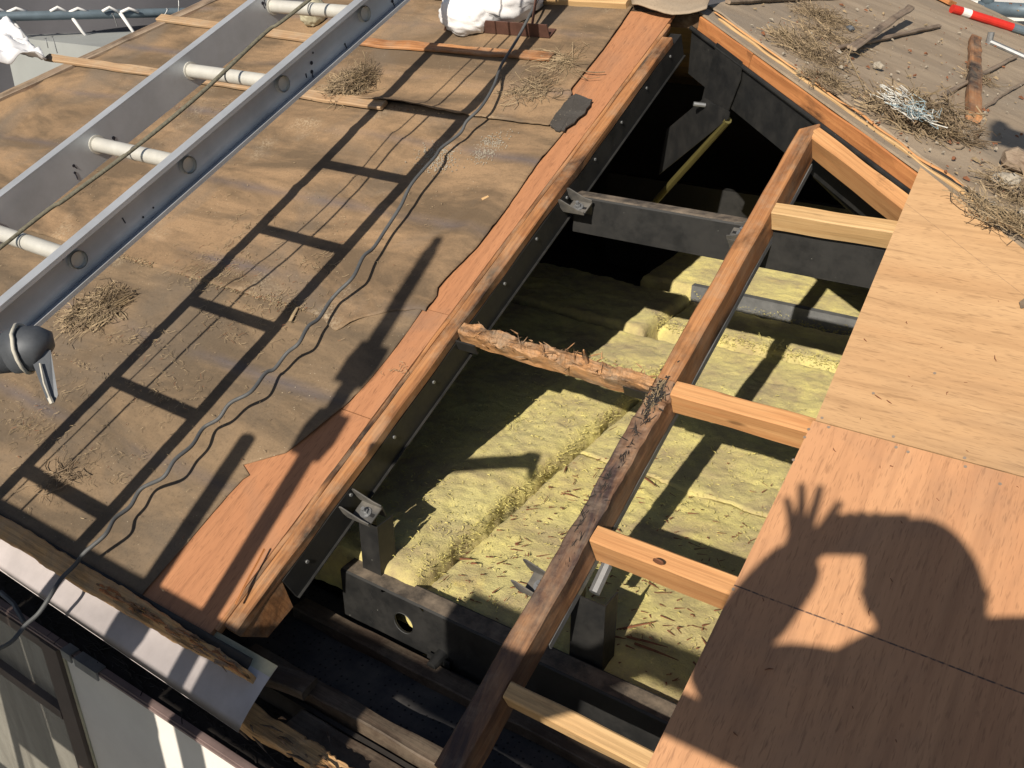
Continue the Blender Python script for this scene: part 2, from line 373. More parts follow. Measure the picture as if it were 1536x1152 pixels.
E1 = edge([(225,880),(290,805),(350,735),(357,700),(372,713),(385,714),(430,680),(470,650),(525,604),(560,565),(600,515),(636,463),(650,445)])
E2 = edge([(632,478),(637,462),(655,440),(709,383),(752,327),(805,250),(849,197),(853,172),(850,160)])
E3 = edge([(848,165),(859,143),(857,137),(872,118),(905,77),(930,42),(953,7)])
def felt_sheet(v0, v1, ed, base, lift, seed, low=None):
    nu, nv = 220, int((v1-v0)/.016); b = B(); vs = []
    for j in range(nv+1):
        v = v0 + (v1-v0)*j/nv
        ur = interp(ed, v) + nz(v*40, seed)*.0015; ul = LEFTU(v) + .04 + nz(v*12, seed+3)*.02
        for i in range(nu+1):
            v = v0 + (v1-v0)*j/nv; u = ul + (ur-ul)*(i/nu)
            if low: v = v + low(u)*(1-j/nv)**3
            fr = ((v+.02*nz(u*1.5, v*2, 3))/.30) % 1 - .6
            h = base + .0022*(nz(u*5, v*7, seed)+.4) + .0012*nz(u*22, v*22, seed) + .006*math.exp(-(fr/.045)**2)*(.5+nz(u*2, v, 8)) + lift(u, v)
            jit = nz(u*30, seed+9)*.006 if j in (0, nv) else 0
            vs.append((u, v+jit, max(h, .0012)))
    w_ = nu+1; top = len(vs)
    fs = [(j*w_+i, j*w_+i+1, (j+1)*w_+i+1, (j+1)*w_+i) for j in range(nv) for i in range(nu)]
    # thickness at the rim
    rim = [i for i in range(w_)] + [j*w_+nu for j in range(1, nv+1)] + [nv*w_+i for i in range(nu-1, -1, -1)] + [j*w_ for j in range(nv-1, 0, -1)]
    low = {}
    for k in rim: low[k] = len(vs); x, y, z = vs[k]; vs.append((x, y, z-.0022))
    for a, c in zip(rim, rim[1:]+rim[:1]): fs.append((a, low[a], low[c], c))
    b.add(vs, fs); return b
g = lambda x, c, s: math.exp(-((x-c)/s)**2)
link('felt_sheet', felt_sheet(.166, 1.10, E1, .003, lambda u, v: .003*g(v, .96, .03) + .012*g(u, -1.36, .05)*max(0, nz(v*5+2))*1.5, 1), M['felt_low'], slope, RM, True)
link('felt_sheet', felt_sheet(.965, 1.835, E2, .0062, lambda u, v: .008*g(v, .965, .025)*(.3+max(0, nz(u*2.3, 4))*1.2+g(u, -1.40, .10)) + .012*g(u, -1.38, .04)*g(v, 1.35, .25), 11, lambda u: .10*max(0, min(1, (u+1.52)/.17))**.6 - .03*g(u, -1.53, .05)), M['felt'], slope, RM, True)
link('felt_sheet', felt_sheet(1.80, 2.44, E3, .0095, lambda u, v: .022*g(v, 1.80, .03)*g(u, -1.95, .18) + .006*g(v, 1.8, .02), 21), M['felt'], slope, RM, True)
# torn dark flap over the bare strip
fl = [P(*q) for q in [(826,192),(846,160),(868,146),(889,156),(881,172),(868,184),(849,201),(838,203)]]
b = B(); cen = sum(fl, Vector())/len(fl)
vs = [(p.x, p.y, .013+.006*nz(p.x*30, p.y*30)) for p in fl] + [(cen.x, cen.y, .017)] + [(p.x, p.y, .0105) for p in fl]
fl2 = []
for a_, c_ in zip(fl, fl[1:]+fl[:1]): fl2 += [a_.lerp(c_, t_) + Vector((random.gauss(0, .003), random.gauss(0, .003), 0)) for t_ in (0, .25, .5, .75)]
fl = fl2
vs = [(p.x, p.y, .0125+.009*abs(nz(p.x*25, p.y*25))) for p in fl] + [(cen.x, cen.y, .015)] + [(p.x, p.y, .0105) for p in fl]
n = len(fl); b.add(vs, [(i, n, (i+1) % n) for i in range(n)] + [(i, (i+1) % n, n+1+(i+1) % n, n+1+i) for i in range(n)]); link('felt_flap', b, M['feltdark'], slope, RM)
# timber edge board on the far left verge and the bent nails along it
b = plank_b(1.35, .05, .022, seed=3); link('verge_board', b, M['grey'], slope, RM @ frame((LEFTU(1.35)+.0, 1.35, .016), (LEFTU(2.42), 2.42, .016), (0, 0, 1)))
for (x0, y0, x1, y1) in [(247,22,251,14),(267,22,268,0),(176,40,169,21),(86,80,78,55),(64,87,60,76),(72,72,68,58)]:
    a = RM @ P(x0, y0, 0); d = (a-CAM).length; q = CAM + ray(x1, y1).normalized()*d
    b = B(); b.tube([a, a.lerp(q, .6)+Vector((.003,0,0)), q], .0022, 5); b.tube([q, q+(q-a).normalized()*.003], .006, 7); link('nail', b, M['galv'], slope)

# battens nailed over the felt
def seg_batten(x0, y0, x1, y1, wd, th, mat, label, h=.012, **k):
    a, c = P(x0, y0), P(x1, y1); a.z = c.z = h+th
    return tag(plank('roof_batten', RM @ a, RM @ c, RN, wd, th, M[mat], None, **k), label, 'batten', 'battens lying across the felted slope')
seg_batten(75, 92, 579, 166, .040, .014, 'palegrey', 'long thin batten crossing under the middle of the ladder, ending by the round straw nest', rough=.002)
seg_batten(243, 33, 520, 72, .040, .014, 'palegrey', 'pale batten nearest the roof top, behind the ladder, left piece')
seg_batten(524, 68, 830, 93, .040, .012, 'old', 'reddish batten in shadow below the white sacks, ending in loose straw', rough=.003)
# ridge
a, c = P(806, 1), P(948, 8); plank('ridge_board', RM @ Vector((a.x, 2.44, .030)), RM @ Vector((c.x, 2.44, .030)), RN, .05, .03, M['pale'], slope)
b = B(); ridge = [(-3.35, 2.42), (-1.10, 2.42)]
b.prism([(-3.35, 2.425), (-1.19, 2.425), (-1.19, 2.46), (-3.35, 2.46)], -.05, 0); link('ridge_timber', b, M['dark'], slope, RM)
# the far side of the ridge
ry = (RM @ Vector((0, 2.46, 0)))
b = B(); b.add([(-3.4, ry.y, ry.z), (-1.19, ry.y, ry.z), (-1.19, 6.0, ry.z-1.2), (-4.6, 6.0, ry.z-1.2)], [(0, 1, 2, 3)]); b.add([(p[0], p[1], p[2]-.02) for p in b.v], [(3, 2, 1, 0), (0, 1, 5, 4)] if False else [(3, 2, 1, 0)])
link('back_slope', b, M['felt'], slope)
# felt cap at the apex
b = B(); cap = [S(945,2,.0), S(985,-6,.0), S(1062,8,.0), S(1030,21,.0), S(985,21,.0)]
capw = [RS @ p for p in cap]
vs = []; nn = 10
q0, q1, q2, q3 = RM @ P(948, 6, .03), RM @ P(1060, 14, .025), RM @ P(1075, -30, .02), RM @ P(940, -30, .03)
for j in range(nn+1):
    for i in range(nn+1):
        s_, t_ = i/nn, j/nn; p = q0.lerp(q1, s_).lerp(q3.lerp(q2, s_), t_); p = p + RN*(.008*math.sin(s_*7)+.004*nz(s_*5, t_*5)) - Vector((0, .05, .02))*math.sin(s_*3.1)*(1-t_)*.6; vs.append(p)
fs = [(j*(nn+1)+i, j*(nn+1)+i+1, (j+1)*(nn+1)+i+1, (j+1)*(nn+1)+i) for j in range(nn) for i in range(nn)]
b.add(vs, fs); cap_o = link('felt_cap', b, M['felt_r'], slope, None, True); sm = cap_o.modifiers.new('s', 'SOLIDIFY'); sm.thickness = .004

# ---------------------------------------------------------------- right hand slope
hip = Vector((.809, -.541, -.271)).normalized(); hipL = (RSI.to_3x3() @ hip)
rs = thing('grey_roof_slope', 'grey brown felted slope right of the hip, littered with debris', 'roof', APEX + hip*1.2)
def hipoff(t, off):   # local point t metres down the hip, off metres away from it up onto the right slope
    nrm = Vector((-hipL.y, hipL.x, 0)); return hipL*t + nrm*off
pr, pr2 = S(1447, 0), S(1536, 42); kf = (pr2.y-pr.y)/(pr2.x-pr.x); kh = hipL.y/hipL.x
yfar = lambda x: min(6.6, pr.y + kf*(x-pr.x))
def rsheet(nu, nv, off, x1, hgt):
    b = B(); vs = []
    for j in range(nv+1):
        for i in range(nu+1):
            x = -.02 + (x1+.02)*i/nu; s_ = i/nu; o_ = off*(1+abs(kh)) + (.006*nz(s_*60, 2)+.012*nz(s_*11, 7) if off > .03 else 0)
            y = kh*x + o_ + (yfar(x)-kh*x-o_)*(j/nv)**1.5
            vs.append((x, y, hgt(x, y, j/nv, s_)))
    w_ = nu+1; fs = [(j*w_+i, j*w_+i+1, (j+1)*w_+i+1, (j+1)*w_+i) for j in range(nv) for i in range(nu)]
    k0 = len(vs); vs += [(p[0], p[1], p[2]-.006) for p in vs[:w_]]; fs += [(i+1, i, k0+i, k0+i+1) for i in range(nu)]
    b.add(vs, fs); return b
link('felt_sheet', rsheet(190, 190, .052, 2.5, lambda x, y, t_, s_: .012 + .003*nz(x*6, y*6) + .0015*nz(x*25, y*25) + .007*g(t_, 0, .008)*max(0, nz(s_*20, 5))), M['felt_r'], rs, RS, True)
link('roof_deck', rsheet(20, 20, .0, 2.52, lambda x, y, t_, s_: .0035), M['felt_r'], rs, RS)
# hip timbers: two lengths with a butt joint
def hipbeam(t0, t1, off, wd, th, mat, name, h=0., **k):
    return plank(name, RS @ (hipoff(t0, off)+Vector((0,0,h))), RS @ (hipoff(t1, off)+Vector((0,0,h))), Vector((0,0,1)), wd, th, M[mat], rs, **k)
hipbeam(.01, .30, .02, .045, .055, 'orange', 'hip_rafter', -.002, rough=.002)
hipbeam(.305, 1.95, .02, .045, .050, 'orange', 'hip_rafter', -.002, rough=.002)
hipbeam(.05, 1.55, .040, .012, .012, 'pale', 'splintered_strip', .009, rough=.003)
hipbeam(.0, 1.30, .054, .008, .006, 'new', 'splintered_strip', .013, rough=.003)
hipbeam(1.0, 2.4, .052, .02, .014, 'felttorn', 'felt_edge', .012, rough=.004)

# ---------------------------------------------------------------- timber frame of the opening
tf = thing('timber_roof_frame', 'open grid of brown and new timber rafters and purlins over the attic', 'roof frame', RM @ Vector((-.9, .2, 0)))
def rb(name, a, c, wd, th, mat, label=None, h=0, **k):
    o = plank(name, RM @ Vector((a[0], a[1], h)), RM @ Vector((c[0], c[1], h)), RN, wd, th, M[mat], tf, **k)
    if label: o['label'] = label
    return o
rb('rafter', (-1.243, .20), (-1.243, 2.30), .040, .026, 'old', 'red brown rafter along the left side of the opening', -.004, rough=.0015)
rb('rafter_strip', (-1.262, .185), (-1.262, 2.36), .012, .02, 'old', 'thin grooved strip beside the left rafter', .001, rough=.0015)
# deep tail of the left rafter
b = B(); b.prism([(.20, -.03), (.335, -.03), (.335, -.03), (.315, -.115), (.235, -.105)], -1.262, -1.2255, M=Matrix(((0,0,1,0),(1,0,0,0),(0,1,0,0),(0,0,0,1)))); link('rafter_tail', b, M['old'], tf, RM)
def rotwear(x, y, z, L):
    k = .2
    s = x/L
    if z > -.02:
        d = .010*max(0, nz(x*30, y*70, 1)+.15) + .005*max(0, nz(x*90, y*160, 4))
        k = .12 + .45*max(0, min(1, (s-.42)*6)) + 1.2*g(s, .95, .06)
        z -= d*k
    y += .0035*nz(x*40, z*80, 9)*k
    return x, y, z
rb('rafter', (-.681, .17), (-.681, 1.06), .047, .080, 'mid', 'decayed dark lower half of the middle rafter', 0, wear=rotwear, seg=110)
rb('rafter', (-.681, 1.061), (-.681, 1.945), .045, .080, 'old', 'sound orange brown upper half of the middle rafter', 0, rough=.0012, skew1=-.8)
def deeprot(x, y, z, L):
    s = x/L
    if z > -.03:
        z -= .004 + .020*max(0, nz(x*22, y*50, 1)+.25)*(1 if s < .85 else .4) + .008*abs(nz(x*90, y*140, 4))
    y += .008*nz(x*30, z*60, 9)*(1 if z > -.03 else .4)
    return x, y, z
rb('purlin', (-1.222, 1.058), (-.705, 1.047), .034, .056, 'rot', 'rotten splintered purlin eaten away along its top', .002, wear=deeprot, seg=110)
b = B()
for k in range(120):
    u = random.uniform(-1.20, -.72); v = 1.052 + random.gauss(0, .012); l = random.uniform(.006, .035)
    p = Vector((u, v, -.012)); d = Vector((random.gauss(0, 1), random.gauss(0, .25), abs(random.gauss(0, .13)))).normalized()
    b.tube([p, p+d*l*.6, p+d*l], [.0020, .0014, .0004], 4)
b.tube([(-.872, 1.055, -.01), (-.873, 1.056, .018), (-.870, 1.053, .036)], [.005, .004, .002], 5)
link('splinters', b, M['rot'], tf, RM, kind='stuff')
b = B()
for k in range(330):
    v = random.uniform(.60, 1.06) if k % 3 else random.gauss(1.02, .025); u = -.683 + random.gauss(0, .0055); l = random.uniform(.005, .03)
    p = Vector((u, v, -.004)); d = Vector((random.gauss(0, .35), random.gauss(0, 1), abs(random.gauss(0, .12)))).normalized()
    b.tube([p, p+d*l*.6, p+d*l+Vector((0,0,.001))], [.0014, .0011, .0004], 3, (k % 3 == 0)*1)
for k in range(90):
    v = random.gauss(1.02, .03); u = -.681 + random.gauss(0, .010); l = random.uniform(.004, .016)
    p = Vector((u, v, -.006+random.random()*.006)); d = Vector((random.gauss(0, .4), random.gauss(0, 1), abs(random.gauss(0, .06)))).normalized()
    b.tube([p, p+d*l*.6, p+d*l], [.0022, .0018, .0004], 4, 0)
link('splinters', b, [M['soil'], M['straw']], tf, RM, kind='stuff')
rb('purlin', (-.657, 1.630), (-.30, 1.630), .040, .055, 'pale', 'pale new purlin nearest the hip')
rb('purlin', (-.657, 1.046), (-.30, 1.046), .040, .064, 'new', 'orange purlin with an oval knot, joining the middle rafter at its rotten spot', rough=.001)
rb('purlin', (-.655, .671), (-.30, .671), .038, .080, 'new', 'smooth new purlin with a dark red knot')
rb('purlin', (-.655, .336), (-.30, .336), .032, .045, 'pale', 'pale narrow purlin near the eave')
# knots of the new purlins, flush discs of end grain
def knot(px, py, V, r, mat):
    rr = RM.to_3x3() @ Vector((0, 1, 0)); q = RM.inverted() @ hit(px, py, RM @ Vector((0, V, 0)), rr)
    b = B(); n = 14; vs = [(q.x+r*1.3*math.cos(6.283*k/n)*(1+.2*nz(k*3)), q.y-.0006, q.z+r*math.sin(6.283*k/n)*(1+.2*nz(k*3+9))) for k in range(n)]
    vs += [(x, y+.003, z) for x, y, z in vs]; b.add(vs, [tuple(range(n)), tuple(range(2*n-1, n-1, -1))] + [(i, n+i, n+(i+1) % n, (i+1) % n) for i in range(n)]); link('knot', b, M[mat], tf, RM)
knot(987, 843, .6515, .008, 'bark')
a, c = P(1222, 195), P(1355, 299)
d = (c-a).normalized(); rb('jack_timber', (a.x-.002, a.y), (a.x+d.x*.62, a.y+d.y*.62), .040, .068, 'new', 'orange timber parallel to the hip, from the rafter top to the plywood')
# grey galvanised strips under the timbers
b = B(); b.box((-.7015, .46, -.098), (-.6575, 1.90, -.0805)); link('steel_strip', b, M['galv'], tf, RM)
b = B(); b.box((-.712, 1.025, -.048), (-.770, 1.0275, -.020)) ; link('splice_plate', b, M['black'], tf, RM)
b = B(); b.box((-1.222, 1.022, -.052), (-1.165, 1.0265, -.022)); link('splice_plate', b, M['black'], tf, RM)

# ---------------------------------------------------------------- steel frame
sf = thing('steel_roof_frame', 'black painted steel channels, beams and brackets inside the opening', 'steel frame', Vector((-1.2, .5, -.12)))
b = B(); b.prism([(-1.262, -.031), (-1.2225, -.031), (-1.2225, -.1025), (-1.216, -.1025), (-1.216, -.105), (-1.262, -.105)], -2.36, -.335, M=Matrix(((1,0,0,0),(0,0,-1,0),(0,1,0,0),(0,0,0,1)))); ch = link('steel_channel', b, M['black'], sf, RM)
for v in np.arange(.40, 2.3, .17):
    b = B(); p = Vector((-1.2225, v, -.052+random.uniform(-.008, .008))); b.tube([p, p+Vector((.0035, 0, 0))], .0042, 8); link('screw', b, M['galv'], ch, RM)
def cbeam(name, y0, ztop, x0, x1, hgt, dep, label, hole=None):
    """C section with rolled edges: web facing -y, flanges going back"""
    prof = [(0, -hgt), (0, -.008), (.002, -.003), (.008, 0), (dep, 0), (dep, -.012), (dep-.003, -.012), (dep-.003, -.003), (.009, -.003), (.003, -.009), (.003, -hgt+.003), (dep-.003, -hgt+.003), (dep, -hgt)]
    o = B(); n = len(prof); nseg = 2
    vs = [(x0+(x1-x0)*i, y0+a, ztop+c) for i in (0, 1) for (a, c) in prof]
    fs = [(i, (i+1) % n, n+(i+1) % n, n+i) for i in range(n)]
    mi = [1 if j == 3 or j == 2 else 0 for j in range(n)]
    for q, k in zip(fs, mi): o.f.append(q); o.m.append(k)
    o.v = vs
    return link(name, o, [M['black'], M['blackdust']], sf, None, label=label)
YA, ZA = .50, .02
# lower beam: web is built round its big hole
XA0, XA1, HA = -1.248, 1.2, .14
cx, cz, hr = -1.066, -.052, .026
b = B(); N = 32
ring = [(cx+hr*math.cos(2*math.pi*k/N), YA, cz+hr*math.sin(2*math.pi*k/N)) for k in range(N)]
sq = []
x0, x1, z0, z1 = cx-.06, cx+.06, ZA-HA, ZA-.004
for k in range(N):
    a = 2*math.pi*k/N; dx, dz = math.cos(a), math.sin(a)
    t = min([(x1-cx)/dx if dx > 1e-6 else 9, (x0-cx)/dx if dx < -1e-6 else 9, (z1-cz)/dz if dz > 1e-6 else 9, (z0-cz)/dz if dz < -1e-6 else 9]); sq.append((cx+dx*t, YA, cz+dz*t))
vs = ring+sq+[(x, YA+.004, z) for (x, y, z) in ring]
b.add(vs, [(k, (k+1) % N, N+(k+1) % N, N+k) for k in range(N)] + [((k+1) % N, k, 2*N+k, 2*N+(k+1) % N) for k in range(N)])
b.add([(XA0, YA, z0), (x0, YA, z0), (x0, YA, z1), (XA0, YA, z1)], [(0, 1, 2, 3)]); b.add([(x1, YA, z0), (XA1, YA, z0), (XA1, YA, z1), (x1, YA, z1)], [(0, 1, 2, 3)])
b.add([(XA0, YA, z1), (XA1, YA, z1), (XA1, YA+.004, ZA), (XA0, YA+.004, ZA)], [(0, 1, 2, 3)])
b.add([(XA0, YA+.004, ZA), (XA1, YA+.004, ZA), (XA1, YA+.05, ZA), (XA0, YA+.05, ZA)], [(0, 1, 2, 3)], 1)
b.box((XA0, YA+.0502, ZA-.015), (XA1, YA+.053, ZA-.0005)); b.box((XA0, YA+.001, z0-.003), (XA1, YA+.05, z0-.0002))
b.add([(XA0, YA, z0), (XA0, YA, z1), (XA0, YA+.05, ZA), (XA0, YA+.05, z0)], [(0, 1, 2, 3)])
beam = link('eave_beam', b, [M['black'], M['blackdust']], sf); beam['label'] = 'lower steel beam with a round hole and a dusty top flange'
b = B(); b.tube([(cx, YA-.0015, cz), (cx, YA+.006, cz)], .0275, 32, cap=False); link('hole_rim', b, M['galv'], beam)
for (px_, py_) in [(556,890),(556,898),(557,917),(557,933),(556,940),(655,935),(655,943),(654,962)]:
    p = Y(px_, py_, YA); b = B(); b.tube([p+Vector((0, -.0008, 0)), p+Vector((0, .002, 0))], .0036, 10); link('bolt_hole', b, M['rubber'], beam)
b = B(); p = Y(655, 992, YA-.02); b.tube([p+Vector((0, -.02, 0)), p+Vector((0, .03, 0))], [.012, .018], 14); b.box((p.x-.03, p.y+.004, p.z-.05), (p.x+.03, p.y+.010, p.z+.005)); link('anchor_plate', b, M['black'], beam)
b2 = cbeam('tie_beam', 1.48, .672, -1.2215, -.22, .105, .045, 'upper steel beam spanning between the rafters, bright along its top edge')
b = B(); b.box((-1.26, 2.50, -.02), (1.3, 2.53, .075)); link('ceiling_joist', b, M['galv'], sf)
# back wall of steel behind the insulation
b = B(); b.box((-1.9, 2.98, -.1), (.8, 3.02, .33)); link('web_plate', b, M['black'], sf)
# posts
def post(x, y, z0, z1, wd=.055, dp=.05):
    b = B(); t = .003
    b.box((x-wd/2, y-t, z0), (x+wd/2, y, z1)); b.box((x-wd/2, y+.0003, z0), (x-wd/2+t, y+dp, z1)); b.box((x+wd/2-t, y+.0003, z0), (x+wd/2, y+dp, z1))
    return link('steel_post', b, M['black'], sf)
post(-1.180, .535, -.10, .155); post(-.640, .565, -.12, .17, .075)
# saddle brackets with bolts
def bracket(cr, yaw=0, s=1.0):
    Mx = RM @ Matrix.Translation(cr) @ Matrix.Rotation(yaw, 4, 'Z') @ Matrix.Scale(s, 4)
    b = B(); b.box((-.028, -.024, -.003), (.028, .024, 0))
    for sy in (-1, 1):
        pts = [(-.034, 0), (.030, 0), (.030, .010), (.010, .014), (-.034, .040), (-.044, .038), (-.040, .012)]
        R2 = Matrix(((1,0,0,0),(0,0,1,0),(0,1,0,0),(0,0,0,1)))
        b.prism(pts, sy*.0245-.0015, sy*.0245+.0015, M=R2)
    b.prism([(-.028, 0), (.028, 0), (.020, -.045), (-.012, -.045)], .0245, .0275, M=R2)
    o = link('bracket', b, M['bracket'], sf, Mx)
    q = B(); q.tube([(0, 0, .0005), (0, 0, .003)], .014, 16); link('washer', q, M['galv'], o, Mx)
    q = B(); q.tube([(0, 0, .0035), (0, 0, .010)], .008, 6); q.tube([(0, 0, .0105), (0, 0, .020)], .0045, 10); link('bolt', q, M['galv'], o, Mx)
    q = B(); q.box((.012, -.004, .0003), (.024, .004, .0012)); link('slot', q, M['rubber'], o, Mx)
M['bracket'] = steel('grey_dusty_bracket', (.055, .055, .055), .6, .45, (.22, .20, .17))
bracket(Vector((-1.182, .556, -.075)), 0); bracket(Vector((-1.182, 1.578, -.062)), 0); bracket(Vector((-.735, .560, -.085)), math.pi*.0); bracket(Vector((-.73, 1.600, -.075)), math.pi)
b = B(); p = RM @ Vector((-.64, .60, -.11)); q = RM @ Vector((-.64, .66, -.10)); b.tube([p, q], .012, 8); link('threaded_bolt', b, M['galv'], sf)
# hip channel: web in the vertical plane below the hip
def HP(t, dz, off=0):
    return APEX + hip*t + Vector((0, 0, dz)) + Vector((-.541, -.809, 0)).normalized()*off
def slab(pts, thick_dir, name, mat, parent):
    b = B(); n = len(pts); td = Vector(thick_dir)
    vs = [Vector(p) for p in pts] + [Vector(p)+td for p in pts]
    b.add(vs, [tuple(range(n)), tuple(range(2*n-1, n-1, -1))] + [(i, n+i, n+(i+1) % n, (i+1) % n) for i in range(n)]); return link(name, b, mat, parent)
hoff = .012
slab([HP(-.02, -.045, hoff), HP(2.1, -.045, hoff), HP(2.1, -.185, hoff), HP(-.02, -.185, hoff)], Vector((.541, .809, 0))*.004, 'hip_channel', M['black'], sf)
b = B(); b.tube([HP(-.02, -.048, hoff+.004), HP(2.1, -.048, hoff+.004)], .007, 10); link('rolled_edge', b, M['black'], sf)
G = .0
def on_hip(x, y, off): 
    nrm = Vector((-.541, -.809, 0)).normalized(); return hit(x, y, APEX + nrm*off, nrm)
slab([on_hip(*q, .022) for q in [(1075,64),(1113,93),(1110,120),(1089,175),(1052,152),(1062,112)]], Vector((.541, .809, 0)).normalized()*.003, 'gusset_plate', M['black'], sf)
slab([on_hip(*q, .06) for q in [(1056,147),(1094,168),(1092,178),(988,262),(1000,194)]], Vector((.541, .809, 0)).normalized()*.003, 'gusset_plate', M['black'], sf)
p = on_hip(1058, 158, .06); b = B(); b.tube([p, p+Vector((-.03, -.02, .004))], .007, 8); link('bolt', b, M['galv'], sf)
b = B(); b.tube([on_hip(1092, 180, .05), on_hip(955, 285, .05)+Vector((0, .1, -.1))], .012, 8); link('brace', b, M['braceY'] if 'braceY' in M else plain('yellow_passivated_brace', (.11, .095, .03), .6), sf)  # yellow lowered to dim olive, the shade around the brace put into its colour
b = B(); b.tube([Y(1222, 262, 2.1), Y(1310, 345, 2.1)], .010, 8); b.box(tuple(Y(1262, 290, 2.1)-Vector((.02,.0,.02))), tuple(Y(1262, 290, 2.1)+Vector((.02,.01,.02)))); link('brace', b, M['black'], sf)

# ---------------------------------------------------------------- attic closing walls, floor, eave soffit
b = B(); b.box((-4.4, .55, -.20), (1.6, 4.2, -.16)); link('attic_floor', b, M['soil'], kind='structure')
b = B(); b.prism([(-4.2, -.16), (.9, -.16), (.9, .28), (-1.1, .93), (-3.2, .93), (-4.2, .2)], -3.65, -3.6, M=Matrix(((1,0,0,0),(0,0,-1,0),(0,1,0,0),(0,0,0,1)))); link('attic_partition', b, M['black'], kind='structure')

# plywood sheets
hipA, hipB = P(1380, 256), P(1536, 381); hs = (hipB.y-hipA.y)/(hipB.x-hipA.x)
uL = P(1225, 620).x; 
uR = 1.1
def sheet(name, pts, mat, label, h0=.001, h1=.011):
    b = B(); b.prism(pts, h0, h1); return tag(link(name, b, M[mat], None, RM), label, 'plywood sheet', 'new plywood sheets laid over the frame')
uA0 = P(970, 1150).x; uJ = P(1220, 635).x
jt = lambda u: joint + (u-uJ)*((P(1536, 718).y-joint)/(P(1536, 718).x-uJ))
shA = sheet('plywood_sheet', [(uA0-.0, .14), (uR, .14), (uR, hipA.y+hs*(uR-hipA.x)), (hipA.x+(joint-.0015-hipA.y)/hs, joint-.0015), (uJ, joint-.0015)], 'plyA', 'reddish plywood sheet crossed by the photographer shadow and a dark chalk line')
shB = sheet('plywood_sheet', [(uJ+.004, joint+.001), (uR, jt(uR)+.001), (uR, hipA.y+hs*(uR-hipA.x)), (hipA.x, hipA.y)] if hipA.y+hs*(uR-hipA.x) > jt(uR)+.05 else [(uJ+.004, joint+.001), (hipA.x+(joint-hipA.y)/hs, joint+.001), (hipA.x, hipA.y)], 'plyB', 'pale plywood sheet cut along the hip, free of the big shadow')
M['nailhead'] = plain('dull_nail_head', (.30, .24, .19), .6, .2, .3, 40)
def nails(sh, pts):
    for (x, y) in pts:
        p = P(x, y, .011); b = B(); b.tube([(p.x, p.y, .0112), (p.x, p.y, .0118)], .0030, 10); link('nail', b, M['nailhead'], sh, RM)
nails(shA, [(1213,644),(1243,641),(1344,671),(1362,678),(1448,700),(1100,884),(1500,726),(1207,656),(1190,690)])
nails(shB, [(1233,627),(1340,655),(1447,687),(1402,560),(1310,590)])
# chips and leaves on the plywood
b = B()
for (x, y, r_) in [(1300,512,.012),(1492,533,.014),(1360,482,.006),(1365,180,.0),(1250,672,.008),(1420,592,.008),(1312,592,.014),(1340,700,.009),(1330,600,.01),(1147,1005,.012),(1100,1098,.006),(1305,912,.014),(1540,480,.01)]:
    if r_ == 0: continue
    p = P(x, y, .0125); a = random.random()*6
    p.z = .0125; b.tube([p, p+Vector((math.cos(a)*r_*.6, math.sin(a)*r_*.6, .001)), p+Vector((math.cos(a)*r_+.003, math.sin(a)*r_, .0))], [.0006, .0012, .0004], 4)
for k in range(60):
    p = Vector((random.uniform(-.36, .5), random.uniform(.3, 1.5), .0118)); a = random.random()*6; l = random.uniform(.002, .007)
    if p.y > hipA.y+hs*(p.x-hipA.x)-.03: continue
    b.tube([p, p+Vector((math.cos(a)*l, math.sin(a)*l, .0003))], .0006, 3)
link('wood_chips', b, M['bark'], None, RM, kind='stuff', label='tiny bark and wood chips scattered on the plywood sheets')
p = P(1531, 463, .012); b = B(); b.prism([(0,0),(.012,.006),(.016,.022),(.004,.030),(-.006,.014)], 0, .001, M=Matrix.Translation(p) @ Matrix.Rotation(.25, 4, 'X')); tag(link('dead_leaf', b, M['dark'], None, RM), 'curled dark leaf at the right edge of the pale plywood', 'leaf')

